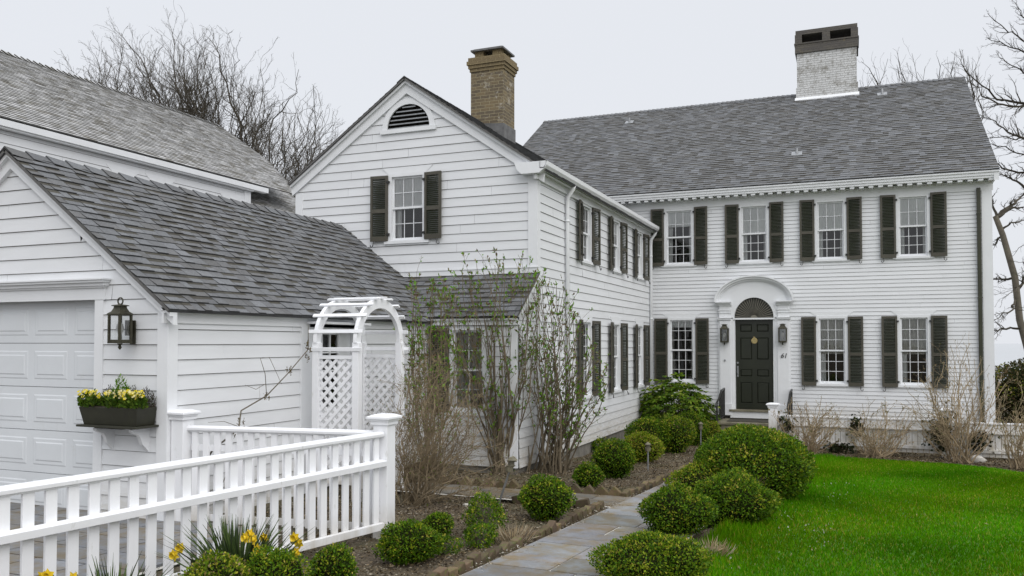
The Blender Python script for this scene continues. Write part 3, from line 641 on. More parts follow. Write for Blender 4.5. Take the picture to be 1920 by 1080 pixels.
# rake boards + crown
t = MB()
for sg in (-1, 1):
    xe = RX+sg*(RX-XL+.10) if sg < 0 else XW+.16
    ze = RZ-abs(xe-RX)*WS
    t.prism(FG, [(RX, RZ-.03), (xe, ze-.03), (xe-sg*.02, ze-.22), (RX, RZ-.25)], .0, .05)
    t.prism(FG, [(RX, RZ-.0), (xe, ze-.0), (xe, ze-.075), (RX, RZ-.075)], .05, .095)
build('rake_board', t, M['trim'], wing)
t = MB(); S1 = V3(-1, 0, WS); H1 = math.hypot(XW+.22-RX, (XW+.22-RX)*WS); S1 /= np.linalg.norm(S1)
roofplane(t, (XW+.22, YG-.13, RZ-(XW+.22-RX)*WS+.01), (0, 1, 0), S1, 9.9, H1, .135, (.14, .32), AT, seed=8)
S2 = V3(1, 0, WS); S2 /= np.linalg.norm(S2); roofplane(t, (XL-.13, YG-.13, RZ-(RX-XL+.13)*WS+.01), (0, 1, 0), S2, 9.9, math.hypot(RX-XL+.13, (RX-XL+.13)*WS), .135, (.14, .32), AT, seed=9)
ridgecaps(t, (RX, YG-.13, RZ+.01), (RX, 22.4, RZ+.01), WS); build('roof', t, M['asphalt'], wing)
# eave trim, gutter, downspouts
t = MB(); t.fbox(FS, YG-.13, YH, 0, .05, 2.72, 2.84); t.fbox(FS, YG-.16, YH, 0, .13, 2.84, 2.87); build('fascia', t, M['trim'], wing)
t = MB(); pr = [(.13, 2.87), (.13, 2.985), (.14, 2.985), (.14, 2.885), (.20, 2.885), (.235, 2.93), (.24, 2.99), (.255, 2.99), (.25, 2.92), (.21, 2.868)]
t.prism(lambda d, u, z: FS(u, d, z), pr, YG-.20, YH-.08)
t.prism(FG, [(XW-.32, 2.99), (XW+.255, 2.99), (XW+.235, 2.92), (XW+.20, 2.86), (XW+.12, 2.80), (XW-.20, 2.80), (XW-.28, 2.88)], .03, .20)
build('gutter', t, M['trim'], wing)
for yd in (14.45, 21.22):
    t = MB(); t.tube([FS(yd, .19, 2.88), FS(yd, .17, 2.80), FS(yd, .07, 2.66), FS(yd, .06, 2.5), FS(yd, .06, -1.9)], .037, 10, True)
    for z in (-1., .6, 2.2): t.tube([FS(yd, .06, z), FS(yd, .06, z+.04)], .043, 10, True)
    build('downspout', t, M['trim'], wing, smooth=True)
for (a, b), c in zip(WW, ('drape', 'halfblind', 'sheer')):
    window(wing, FS, a, b, 1.63, 2.68, 2, 2, 3, c, lintel=False); window(wing, FS, a, b, -1.02, .40, 3, 3, 3, 'sheer' if c != 'drape' else 'drape', lintel=True)
    for sd_, uh in ((-1, a-.07), (1, b+.07)):
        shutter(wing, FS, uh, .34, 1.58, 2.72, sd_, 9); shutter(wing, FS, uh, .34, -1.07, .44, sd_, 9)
window(wing, FG, -7.66, -7.03, 1.84, 2.97, 2, 2, 3, 'blind')
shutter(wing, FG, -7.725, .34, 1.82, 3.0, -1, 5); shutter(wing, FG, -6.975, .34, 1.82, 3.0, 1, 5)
# half round louvre
t = MB(); O1 = arc(VC, VZ, VR, VH, 24); O2 = arc(VC, VZ, VR+.10, VH+.10, 24)
for i in range(24): t.prism(FG, [O1[i], O1[i+1], O2[i+1], O2[i]], 0, .03)
t.fbox(FG, VC-.56, VC+.56, 0, .05, VZ-.075, VZ); lv = build('louvre_vent', t, M['trim'], wing); lv['label'] = 'half round attic louvre with grey slats'
t = MB()
for i in range(6):
    z = VZ+.02+i*.073; w_ = VR*math.sqrt(max(.02, 1-((z-VZ+.02)/VH)**2))-.01
    t.hexa([FG(VC-w_, -.10, z+.03), FG(VC+w_, -.10, z+.03), FG(VC+w_, .0, z-.01), FG(VC-w_, .0, z-.01), FG(VC-w_, -.10, z+.042), FG(VC+w_, -.10, z+.042), FG(VC+w_, .0, z+.012), FG(VC-w_, .0, z+.012)])
build('slats', t, M['metal'], lv)
t = MB(); t.prism(FG, [(VC-.5, VZ-.05), (VC+.5, VZ-.05), (VC+.5, VZ+.5), (VC-.5, VZ+.5)], -.2, -.14); build('screen', t, M['interior'], lv)
# wing chimney
x0, x1, y0, y1 = -7.51, -6.76, 16.0, 16.62
t = MB(); t.box(x0, x1, y0, y1, 4.2, 5.88); cw_ = build('chimney', t, M['brick'], wing); cw_['label'] = 'slender chimney of weathered tan brick with stone cap'
t = MB(); t.box(x0-.02, x1+.02, y0-.02, y1+.02, 5.76, 5.83); t.box(x0-.045, x1+.045, y0-.045, y1+.045, 5.83, 5.90); t.box(x0-.07, x1+.07, y0-.07, y1+.07, 5.90, 5.98); t.box(x0-.045, x1+.045, y0-.045, y1+.045, 5.98, 6.06)
a, b, c, d = x0+.07, x1-.07, y0+.05, y1-.05
for X0 in (a, b-.2):
    for Y0 in (c, d-.15): t.box(X0, X0+.2, Y0, Y0+.15, 6.06, 6.20)
build('corbel', t, M['brick_tan'], cw_)
t = MB(); t.box(x0-.0, x1+.0, y0-.02, y1+.02, 6.20, 6.235); t.box(x0+.05, x1-.05, y0+.03, y1-.03, 6.235, 6.26); build('cap_stone', t, M['lead'], cw_)
t = MB(); t.hexa([(x0-.02, y0-.015, 4.3), (x1+.02, y0-.015, 4.3), (x1+.02, y1+.02, 4.3), (x0-.02, y1+.02, 4.3), (x0-.02, y0-.015, 4.66), (x1+.02, y0-.015, 4.60), (x1+.02, y1+.02, 4.60), (x0-.02, y1+.02, 4.66)]); build('flashing', t, M['lead'], cw_)
# ------------------------------------------------------------------ one storey front extension of the wing
YE = 12.10; ES = .76
ext = MB(); FE = Ffront(YE)
extn = thing('front_extension', 'low white clapboard extension with a lean-to shingle roof behind the budding shrubs', 'extension', (-5.6, YE, -2.1))
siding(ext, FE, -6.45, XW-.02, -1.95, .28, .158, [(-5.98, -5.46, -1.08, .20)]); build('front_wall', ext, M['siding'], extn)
t = MB(); t.fbox(FE, XW-.10, XW+.026, -.02, .026, -1.95, .32); t.fbox(FE, -6.5, XW+.05, 0, .06, .28, .36); t.fbox(FE, -6.5, XW+.05, 0, .10, .36, .40); t.fbox(FE, -6.44, -6.38, 0, .02, -1.95, .28)
t.prism(lambda a, d, z: (XW+d, a, z), [(11.98, .40), (13.0, .40+1.02*ES-.03), (13.0, .30+1.02*ES), (12.1, .34)], .0, .05)
build('trim_board', t, M['trim'], extn)
t = MB(); t.fbox(FG, -7.45, XW+.05, .031, .055, 1.08, 1.25); t.fbox(FG, -7.45, XW+.06, .0301, .066, 1.25, 1.262); build('flashing_board', t, M['trim'], extn)
fm = MB(); fm.box(-6.4, XW-.04, YE+.03, YE+.2, -2.5, -1.94); build('foundation', fm, M['foundation'], extn)
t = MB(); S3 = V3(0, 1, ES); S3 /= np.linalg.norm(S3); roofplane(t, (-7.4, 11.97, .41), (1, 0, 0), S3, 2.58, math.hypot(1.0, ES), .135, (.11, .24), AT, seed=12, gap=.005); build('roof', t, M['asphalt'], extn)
window(extn, FE, -5.98, -5.46, -1.08, .20, 2, 2, 2, 'sheer', lintel=False)
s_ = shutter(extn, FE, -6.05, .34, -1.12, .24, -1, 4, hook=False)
# ------------------------------------------------------------------ GARAGE
YF = 6.52; XG = -6.45; GR = -8.72; GZ = 2.14; GE = .36; GS = (GZ-GE)/(XG+.08-GR)
gar = thing('garage', 'white gabled garage with grey shingle roof and white panelled overhead door', 'garage', (-8.8, YF, -1.9))
FF = Ffront(YF); FQ = Fright(XG)
g1 = lambda z: -11.1 if z < .3 else GR-(GZ-.13-z)/GS; g2 = lambda z: XG if z < .3 else GR+(GZ-.13-z)/GS
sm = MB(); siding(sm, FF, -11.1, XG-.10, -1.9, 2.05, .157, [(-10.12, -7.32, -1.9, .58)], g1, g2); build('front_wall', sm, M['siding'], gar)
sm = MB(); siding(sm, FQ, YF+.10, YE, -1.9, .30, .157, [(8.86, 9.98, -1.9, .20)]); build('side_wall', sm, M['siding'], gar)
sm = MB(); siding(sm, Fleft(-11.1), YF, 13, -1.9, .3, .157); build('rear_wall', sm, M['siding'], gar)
for nm_, F_1, a_ in (('corner_board', FF, (XG-.115, XG+.022, -.02, .026, -1.9, .40)), ('corner_board', FQ, (YF-.022, YF+.11, -.02, .025, -1.9, .205)), ('door_casing', FQ, (8.70, 8.87, -.02, .028, -1.9, .30)), ('door_casing', FQ, (9.97, 10.1, -.02, .028, -1.9, .2)),
                     ('door_casing', FF, (-7.44, -7.32, -.08, .024, -1.9, .58)), ('door_casing', FF, (-10.12, -10.0, -.08, .024, -1.9, .58))):
    t = MB(); t.fbox(F_1, *a_); build(nm_, t, M['trim'], gar)

t = MB(); t.fbox(FF, -10.3, -7.29, 0, .03, .455, .58); t.fbox(FF, -10.3, -7.28, 0, .05, .58, .60); t.fbox(FF, -10.3, -7.26, 0, .075, .60, .635); t.fbox(FF, -10.3, -7.24, 0, .11, .635, .66); t.fbox(FF, -10.3, -7.22, 0, .13, .66, .675)
build('door_hood', t, M['trim'], gar)
t = MB()
for sg in (-1, 1):
    xe = GR+sg*(XG+.12-GR); ze = GZ-abs(xe-GR)*GS
    t.prism(FF, [(GR, GZ-.02), (xe, ze-.02), (xe, ze-.15), (GR, GZ-.19)], 0, .055)
    t.prism(FF, [(GR, GZ), (xe, ze), (xe, ze-.065), (GR, GZ-.065)], .055, .10)
build('rake_board', t, M['trim'], gar)
t = MB(); t.fbox(FQ, YF-.09, YE, 0, .03, .20, .30); t.fbox(FQ, YF-.09, YE, 0, .07, .30, .325); t.fbox(FQ, YF-.10, YE, 0, .11, .325, .355); build('fascia', t, M['trim'], gar)
t = MB(); W_ = 13.0-YF+.13; xe = XG+.14; S4 = V3(-1, 0, GS); S4 /= np.linalg.norm(S4)
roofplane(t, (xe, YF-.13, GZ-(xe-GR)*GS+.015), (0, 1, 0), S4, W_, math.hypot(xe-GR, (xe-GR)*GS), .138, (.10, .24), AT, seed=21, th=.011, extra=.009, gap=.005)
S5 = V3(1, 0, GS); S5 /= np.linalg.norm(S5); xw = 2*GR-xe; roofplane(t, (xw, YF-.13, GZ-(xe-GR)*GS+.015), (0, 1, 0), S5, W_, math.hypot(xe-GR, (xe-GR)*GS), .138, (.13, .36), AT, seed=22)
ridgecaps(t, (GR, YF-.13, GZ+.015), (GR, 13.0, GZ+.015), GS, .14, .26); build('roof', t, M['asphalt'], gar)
# overhead door
t = MB(); zz = [-1.90, -1.44, -.97, -.49, -.005, .47]
for a, b in zip(zz[:-1], zz[1:]):
    t.fbox(FF, -10.0, -7.44, -.14, -.105, a+.003, b-.003)
    x = -10.37+.0
    for i in range(5):
        p, q = x+i*.61+.05, x+i*.61+.56
        p = max(p, -9.97); q = min(q, -7.46)
        for e, (d0, d1) in ((0, (-.105, -.100)), (.045, (-.100, -.094))):
            z0_, z1_ = a+.085+e, b-.085-e
            t.hexa([FF(p+e, d0, z0_), FF(q-e, d0, z0_), FF(q-e, d0, z1_), FF(p+e, d0, z1_), FF(p+e+.014, d1, z0_+.014), FF(q-e-.014, d1, z0_+.014), FF(q-e-.014, d1, z1_-.014), FF(p+e+.014, d1, z1_-.014)])
gd = build('overhead_door', t, M['door_white'], gar)
t = MB(); t.fbox(FF, -10.0, -7.44, -.14, -.09, -1.925, -1.897); build('door_seal', t, M['iron'], gd)
t = MB(); t.fbox(FF, -11.0, -6.6, -3, -.16, -1.9, -1.88); t.fbox(FF, -10.0, -7.44, -.16, -.145, -1.9, .5); build('interior', t, M['interior'], gar)
# side entry door seen through the arbor
t = MB(); t.fbox(FQ, 8.87, 8.97, -.06, .024, -1.9, .14); t.fbox(FQ, 9.86, 9.96, -.06, .024, -1.9, .14); t.fbox(FQ, 8.87, 9.96, -.06, .03, .14, .24); t.fbox(FQ, 8.80, 10.02, 0, .22, .24, .27)
t.fbox(FQ, 8.97, 9.86, -.06, -.02, -1.9, -.95); t.fbox(FQ, 8.97, 9.03, -.06, -.02, -.95, .14); t.fbox(FQ, 9.58, 9.86, -.06, -.02, -.95, .14); t.fbox(FQ, 9.03, 9.58, -.06, -.02, .11, .14); t.fbox(FQ, 9.03, 9.58, -.06, -.02, -.95, -.85)
for i in (1, 2): t.fbox(FQ, 9.03+.55*i/3-.010, 9.03+.55*i/3+.010, -.05, -.025, -.85, .11)
for i in (1, 2, 3): t.fbox(FQ, 9.03, 9.58, -.05, -.026, -.85+.96*i/4-.010, -.85+.96*i/4+.010)
sd = build('side_door', t, M['trim'], gar)
t = MB(); t.fbox(FQ, 9.03, 9.58, -.045, -.04, -.85, .11); build('pane', t, M['glass'], sd)
t = MB(); t.fbox(FQ, 8.97, 9.86, -.5, -.12, -1.9, .14); build('interior', t, M['interior'], sd)
# ------------------------------------------------------------------ NEIGHBOUR HOUSE far left
XN = -14.0; NE = 4.02; NS = .66; NR = -18.0
nb = thing('neighbour_house', 'big white house with a pale weathered cedar roof rising behind the garage', 'house', (-17, 15, -2.4))
FN = Fright(XN-.15); NZ = NE+NS*(XN-NR)
NWZ = 3.50
NH = [(pl(a, 330, 0, XN-.15)[1], pl(b, 330, 0, XN-.15)[1]) for a, b in ((212, 248), (284, 316), (420, 455))]
sm = MB(); siding(sm, FN, 5, 16.95, 1.2, 3.83, .16, [(a, b, 1.9, NWZ) for a, b in NH]); siding(sm, Ffront(5.0), -22, XN-.16, 1.2, 3.6, .16); sm.box(-21.9, XN-.18, 5.1, 16.9, -2.5, 1.2)
build('wall', sm, M['siding'], nb)
for a, b in NH: window(nb, FN, a, b, 1.9, NWZ, 2, 2, 4, 'sheer', sill=False)
t = MB(); t.fbox(FN, 4.7, 17.0, 0, .13, 3.83, 3.865); t.fbox(FN, 4.7, 17.5, 0, .165, 3.865, 3.985); t.fbox(FN, 16.75, 16.98, 0, .03, 1.2, 3.82); build('cornice', t, M['trim'], nb)
t = MB(); S6 = V3(-1, 0, NS); L6 = np.linalg.norm(S6); S6 /= L6
def npt(px, py):
    d = ray(px, py); tt = (NE+NS*XN)/(d[2]+NS*d[0]); return d*tt
hipA, hipB, hipM = npt(430, 249), npt(560, 364), npt(500, 300)
WT = [(1, 1, 1), (1.15, 1.15, 1.16), (.82, .81, .78), (.9, .9, .9), (.62, .60, .55), (1.25, 1.25, 1.27), (1.05, 1.05, 1.05)]
H6 = (XN-NR)*L6; y0 = 4.6
def hipY(s):   # far limit of the roof at slope distance s above the eave
    X_ = XN-s/L6; pts = sorted([(hipB[0], hipB[1]), (hipM[0], hipM[1]), (hipA[0], hipA[1]), (NR, hipA[1]-.1)])
    xs_ = [p[0] for p in pts]; ys_ = [p[1] for p in pts]; return float(np.interp(X_, xs_, ys_))
roofplane(t, (XN, y0, NE), (0, 1, 0), S6, 1, H6, .105, (.10, .24), WT, cut=lambda s: (0, hipY(s)-y0), seed=31, th=.02, extra=.004)
# lower continuation (catslide) beyond the wall's corner
Lc = 2.6
if False: roofplane(t, (XN+Lc/L6, 16.45, NE-NS*Lc/L6), (0, 1, 0), S6, 1, Lc, .105, (.10, .24), WT, cut=lambda s: (0, hipY(s-Lc)-16.45), seed=32, th=.02, extra=.004)
roofplane(t, (-12.0, 17.05, NE-.62-NS*2.0), (0, 1, 0), S6, 3.4, 4.6*L6, .105, (.10, .24), WT, seed=33, th=.02, extra=.004)
t.c = (.8, .8, .8)
for (xa, ya, xb, yb) in ((NR, y0, NR, hipA[1]),): t.face([(NR, y0, NZ), (NR, hipA[1], NZ), (2*NR-XN, hipA[1]+3, NE), (2*NR-XN, y0, NE)])
t.face([(XN, y0, NE-.04), (XN, 17.1, NE-.04), (NR, hipA[1], NZ-.04), (NR, y0, NZ-.04)])
i = 0; A = V3(NR, y0, NZ+.01)
n = int((hipA[1]-y0)/.16)
for i in range(n):
    y = y0+i*.16; tt_ = WT[i % 7]; t.c = tt_
    for sg in (-1, 1): t.face([(NR, y, NZ+.055), (NR+sg*.15, y, NZ+.055-.15*NS), (NR+sg*.15, y+.17, NZ+.02-.15*NS), (NR, y+.17, NZ+.02)])
rf2 = build('roof', t, M['wood_shingle'], nb); rf2['label'] = 'pale silvery cedar shingle roof'
# ------------------------------------------------------------------ wall lanterns
def lantern(name, label, c, w, h, face, ring=True, group=None):
    """c = centre of the bottom, box lantern; face = outward unit (x,y)"""
    th = thing(name, label, 'lantern', c, group); fx, fy = face
    t = MB(); hw = w/2; b = .011
    for sx in (-1, 1):
        for sy in (-1, 1): t.box(c[0]+sx*hw-b, c[0]+sx*hw+b, c[1]+sy*hw-b, c[1]+sy*hw+b, c[2], c[2]+h*.62)
    t.box(c[0]-hw-b, c[0]+hw+b, c[1]-hw-b, c[1]+hw+b, c[2]-.012, c[2]+.006)
    for z in (c[2]+.006, c[2]+h*.60):
        for s in (-1, 1): t.box(c[0]-hw, c[0]+hw, c[1]+s*hw-b*.8, c[1]+s*hw+b*.8, z, z+.02); t.box(c[0]+s*hw-b*.8, c[0]+s*hw+b*.8, c[1]-hw, c[1]+hw, z, z+.02)
    t.box(c[0]-.012, c[0]+.012, *sorted((c[1]-fy*hw, c[1]-fy*(hw+.10))), c[2]+h*.15, c[2]+h*.5)      # wall arm
    t.box(c[0]-.035, c[0]+.035, *sorted((c[1]-fy*(hw+.085), c[1]-fy*(hw+.10))), c[2]-.02, c[2]+h*.5)
    t.lathe((c[0], c[1], c[2]-.075), [(.004, 0), (.02, .02), (.012, .045), (.03, .062)], 8)
    build('frame', t, M['bronze'], th, bevel=.002)
    t = MB(); t.lathe((c[0], c[1], c[2]+h*.62), [(hw*1.25, 0), (hw*1.2, .012), (hw*.85, h*.07), (hw*.62, h*.15), (hw*.60, h*.19), (hw*.85, h*.195), (hw*.8, h*.215), (hw*.2, h*.235)], 4, True)
    cp = build('cap', t, M['bronze'], th)
    if ring:
        t = MB(); R = h*.075; t.tube([(c[0]+R*math.cos(a), c[1], c[2]+h*.62+h*.235+R*.95+R*math.sin(a)) for a in np.linspace(0, 2*math.pi, 17)], .008, 6); build('ring', t, M['bronze'], cp, smooth=True)
    t = MB(); q = hw-.002
    for s in (-1, 1): t.face([(c[0]-q, c[1]+s*q, c[2]), (c[0]+q, c[1]+s*q, c[2]), (c[0]+q, c[1]+s*q, c[2]+h*.6), (c[0]-q, c[1]+s*q, c[2]+h*.6)]); t.face([(c[0]+s*q, c[1]-q, c[2]), (c[0]+s*q, c[1]+q, c[2]), (c[0]+s*q, c[1]+q, c[2]+h*.6), (c[0]+s*q, c[1]-q, c[2]+h*.6)])
    build('glass_pane', t, M['glass'], th, recalc=False)
    t = MB(); t.lathe((c[0], c[1], c[2]+.01), [(.014, 0), (.014, h*.14), (.018, h*.16), (.038, h*.28), (.030, h*.38), (.006, h*.43)], 10); build('bulb', t, M['bulb'], th, smooth=True)
    return th
lantern('wall_lantern', 'large bronze square lantern with a ring on top, above the planter box on the garage', (-6.885, YF-.20, .005), .142, .45, (0, -1))
for X_, lb in ((cX-.69, 'small dark box lantern on the left pilaster beside the front door'), (cX+.69, 'small dark box lantern above the number 61 on the right pilaster')):
    lantern('door_lantern', lb, (X_, YH-.20, .02), .17, .52, (0, -1), False)
# ------------------------------------------------------------------ steps, mat, rails
gsz = g(-2.2, 20)
st = thing('entrance_steps', 'worn stone entrance steps below the black front door', 'steps', (-2.3, 20.9, gsz))
t = MB(); t.box(-3.15, -1.35, 20.35, YH-.02, gsz-.3, -1.95); t.box(-3.18, -1.32, 20.31, YH-.02, -1.95, -1.885); build('landing', t, M['stone_step'], st, bevel=.012)
t = MB(); t.box(-3.1, -1.4, 19.93, 20.34, gsz-.3, -2.16); t.box(-3.13, -1.37, 19.89, 20.34, -2.16, -2.09); build('step', t, M['stone_step'], st, bevel=.012)
t = MB(); t.box(-2.85, -1.75, 20.5, 21.15, -1.884, -1.868); tag(build('door_mat', t, M['mat'], bevel=.004), 'flat dark rectangular mat lying on the top stone step', 'door mat')
for sx, lb in ((-3.02, 'black iron handrail left of the front door beside the glossy evergreen'), (-1.42, 'black iron handrail right of the front door behind the white fence post')):
    rl = thing('handrail', lb, 'handrail', (sx, 20.9, -1.9)); t = MB()
    t.tube([(sx, 21.36, -1.14), (sx, 20.80, -1.17), (sx, 20.45, -1.32), (sx, 20.05, -1.42), (sx, 19.95, -1.50)], .024, 8, True); build('rail', t, M['iron'], rl, smooth=True)
    for y_ in (21.3, 20.1): t = MB(); t.box(sx-.018, sx+.018, y_-.018, y_+.018, -2.12 if y_ < 20.3 else -1.885, -1.42 if y_ < 20.3 else -1.16); build('post', t, M['iron'], rl)
    t = MB()
    for i in range(7): y_ = 20.5+i*.115; t.box(sx-.009, sx+.009, y_-.009, y_+.009, -1.86, -1.30 if y_ < 20.6 else -1.19)
    t.box(sx-.01, sx+.01, 20.1, 21.3, -1.84, -1.81); build('balusters', t, M['iron'], rl)
# ------------------------------------------------------------------ FENCES
def post(c, w, h, label, zb):
    th = thing('fence_post', label, 'fence post', (c[0], c[1], zb)); x, y = c[:2]; hw = w/2; zt = zb+h
    t = MB(); t.box(x-hw, x+hw, y-hw, y+hw, zb-.2, zt-.07); build('shaft', t, M['fence'], th, bevel=.005)
    t = MB(); t.box(x-hw-.018, x+hw+.018, y-hw-.018, y+hw+.018, zt-.10, zt-.065); t.box(x-hw-.03, x+hw+.03, y-hw-.03, y+hw+.03, zt-.065, zt-.045)
    t.hexa([(x-hw-.048, y-hw-.048, zt-.045), (x+hw+.048, y-hw-.048, zt-.045), (x+hw+.048, y+hw+.048, zt-.045), (x-hw-.048, y+hw+.048, zt-.045),
            (x-hw-.048, y-hw-.048, zt-.022), (x+hw+.048, y-hw-.048, zt-.022), (x+hw+.048, y+hw+.048, zt-.022), (x-hw-.048, y+hw+.048, zt-.022)])
    t.box(x-hw-.048, x+hw+.048, y-hw-.048, y+hw+.048, zt-.022, zt, hw*.8, hw*.8); build('cap', t, M['fence'], th, bevel=.004); return th
def fence(label, A, B, side, pitch, pw, zt, zm, zb, mw=.07, g0=None, lower_off=0, bt=True, pick_bottom=None):
    """A,B 2-D; side = unit normal the mid rail projects to"""
    A = np.array(A, float); B = np.array(B, float); d = B-A; L = np.linalg.norm(d); d /= L; nn = np.array(side, float)
    th = thing('picket_fence', label, 'fence', ((A[0]+B[0])/2, (A[1]+B[1])/2, zb(0)))
    P = lambda s, n, z: (A[0]+d[0]*s+nn[0]*n, A[1]+d[1]*s+nn[1]*n, z)
    t = MB(); prof = [(-.042, -.045), (-.045, -.02), (-.030, .0), (.030, .0), (.045, -.02), (.042, -.045), (.022, -.05), (.022, -.06), (-.022, -.06), (-.022, -.05)]
    t.prism(lambda n_, s_, z_: P(s_, n_, z_), [(a, zt+b) for a, b in prof], 0, L); build('top_rail', t, M['fence'], th, bevel=.003)
    t = MB(); t.prism(lambda n_, s_, z_: P(s_, n_, z_), [(.013, zm-.065), (.075, zm-.062), (.080, zm-.012), (.013, zm)], 0, L); build('middle_rail', t, M['fence'], th, bevel=.002)
    t = MB(); t.hexa([P(0, .015, zb(0)), P(L, .015, zb(L)), P(L, .05, zb(L)), P(0, .05, zb(0)), P(0, .015, zb(0)+.07), P(L, .015, zb(L)+.07), P(L, .05, zb(L)+.065), P(0, .05, zb(0)+.065)]); build('bottom_rail', t, M['fence'], th, bevel=.003)
    n = int(L/pitch); rnd = random.Random(int(L*100))
    for i in range(n):
        s = (i+.5)*L/n; t = MB(); z0 = zb(s)-.01; tl = rnd.uniform(-.002, .002); q = rnd.uniform(-.002, .002); a, b = s-pw/2+q, s+pw/2+q
        t.hexa([P(a, -.012, z0), P(b, -.012, z0), P(b, .012, z0), P(a, .012, z0), P(a+tl, -.012, zt-.058), P(b+tl, -.012, zt-.058), P(b+tl, .012, zt-.058), P(a+tl, .012, zt-.058)])
        build('picket', t, M['fence'], th, bevel=.0025)
    return th
P1 = (-4.17, 6.95); P2 = (-6.34, 6.62)
post(P1, .155, 1.16, 'white square fence post with a moulded cap at the corner of the two picket fences', -1.84)
post(P2, .155, 1.22, 'white capped fence post standing against the garage corner', -1.90)
fdir = np.array((-.44, -3.32)); fdir /= np.linalg.norm(fdir); fA = np.array((P1[0]+.01, P1[1]-.08)); fB = fA+fdir*5.4
fside = np.array((-fdir[1], fdir[0])); fside = fside if fside[0] > 0 else -fside
fence('white picket fence running diagonally across the left foreground', fA, fB, fside, .140, .072, -.84, -1.10, lambda s: -1.76+.030*s)
fence('white picket fence running from the garage corner post to the foreground post', (P2[0]+.08, P2[1]+.02), (P1[0]-.08, P1[1]-.02), (.13, .99), .121, .062, -.84, -1.03, lambda s: -1.80)
tag(bpy.data.objects[-1], None) if False else None
# fence before the house
hz = g(0, 19)
post((-1.66, 19.05), .18, 1.0, 'white capped fence post at the path end of the garden fence', hz+.02)
post((1.70, 19.02), .18, .98, 'white capped fence post smothered in dark ivy amid the bare shrubs', hz+.02)
def board_fence(x0, x1, label, dz=0):
    th = thing('board_fence', label, 'fence', ((x0+x1)/2, 19.05, hz)); F = Ffront(19.05)
    t = MB(); t.fbox(F, x0, x1, -.05, .05, -1.60+dz, -1.565+dz); t.fbox(F, x0, x1, 0, .03, -1.76+dz, -1.60+dz); t.fbox(F, x0, x1, 0, .06, -1.79+dz, -1.76+dz); build('top_rail', t, M['fence'], th, bevel=.004)
    t = MB(); t.fbox(F, x0, x1, .012, .05, -2.17+dz, -2.10+dz); build('bottom_rail', t, M['fence'], th, bevel=.004)
    n = int((x1-x0)/.105)
    for i in range(n): a = x0+(x1-x0)*i/n; t = MB(); t.fbox(F, a+.006, a+(x1-x0)/n-.006, -.012, .011, -2.25+dz, -1.60+dz); build('board', t, M['fence'], th)
board_fence(-1.56, 1.60, 'low white board fence behind the bare shrubs below the lower windows')
board_fence(1.80, 4.2, 'low white board fence right of the ivy covered post near the house corner', -.03)
# ------------------------------------------------------------------ ARBOR
aX0, aX1, aY0, aY1 = -6.18, -5.60, 8.69, 9.72; az = g(-5.9, 9)
arb = thing('garden_arbor', 'white arched garden arbour with lattice sides before the garage side door', 'arbour', (-5.9, 9.2, az))
for x in (aX0, aX1):
    for y in (aY0, aY1): t = MB(); t.box(x-.045, x+.045, y-.045, y+.045, az-.1, .0); build('post', t, M['fence'], arb, bevel=.004)
for x in (aX0, aX1):
    t = MB(); FX = Fright(x); O1 = arc((aY0+aY1)/2, .0, (aY1-aY0)/2-.045, .44, 26); O2 = arc((aY0+aY1)/2, .0, (aY1-aY0)/2+.055, .56, 26)
    for i in range(26): t.prism(FX, [O1[i], O1[i+1], O2[i+1], O2[i]], -.025, .025)
    build('arch', t, M['fence'], arb)
for i, a in enumerate((-8, 14, 36, 56, 75, 90, 105, 124, 144, 166, 188)):
    y = (aY0+aY1)/2-(.57)*math.cos(math.radians(a)); z = .575*math.sin(math.radians(a)); t = MB()
    t.bar((aX0-.10, y, z), (aX1+.10, y, z), .045, .022, (0, -math.cos(math.radians(a))*1.0, math.sin(math.radians(a))+.01)); build('slat', t, M['fence'], arb, bevel=.002)
for y in (aY0, aY1):
    t = MB(); F = Ffront(y); zl, zh = az+.25, -.20
    t.fbox(F, aX0+.045, aX1-.045, -.02, .02, zh, zh+.045); t.fbox(F, aX0+.045, aX1-.045, -.02, .02, zl-.05, zl)
    W_ = aX1-aX0-.09; H_ = zh-zl; p = .128
    for sg in (1, -1):
        k_ = -H_
        while k_ < W_:
            # line x = k + s, z = s (or mirrored)
            s0 = max(0, -k_); s1 = min(H_, W_-k_)
            if s1-s0 > .03:
                xa, xb = k_+s0, k_+s1
                if sg < 0: xa, xb = W_-xa, W_-xb
                t.bar(F(aX0+.045+xa, sg*.006, zl+s0), F(aX0+.045+xb, sg*.006, zl+s1), .034, .010, (0, 1, 0)) if False else t.bar(F(aX0+.045+xa, sg*.006, zl+s0), F(aX0+.045+xb, sg*.006, zl+s1), .040, .010, (0, -1, 0.0001))
            k_ += p*1.0
    build('lattice_panel', t, M['fence'], arb)
# ------------------------------------------------------------------ edging bricks
def brick(c, dirv, tilt, lab, grp, w=.20, h=.13, th_=.075, sink=.04):
    d = np.array(dirv, float); d /= np.linalg.norm(d); nn = np.array((-d[1], d[0])); z = g(*c[:2])
    t = MB(); ca, sa = math.cos(tilt), math.sin(tilt); P = []
    for zz in (0, 1):
        for a, b in ((-1, -1), (1, -1), (1, 1), (-1, 1)):
            u = a*w/2; v = zz*h-sink-.03; uu = u*ca-v*sa; vv = u*sa+v*ca
            P.append((c[0]+d[0]*uu+nn[0]*b*th_/2, c[1]+d[1]*uu+nn[1]*b*th_/2, z+.05+vv+random.uniform(-.004, .004)))
    k_ = random.uniform(.55, 1.45); t.c = (k_, k_*random.uniform(.9, 1.0), k_*random.uniform(.8, 1.0)); t.hexa(P); o = build('edging_brick', t, M['moss_stone'], bevel=.008); tag(o, lab, 'edging brick', grp)
rnd = random.Random(11)
e0 = A_-nP*.10; s = -3.2; sJ = None
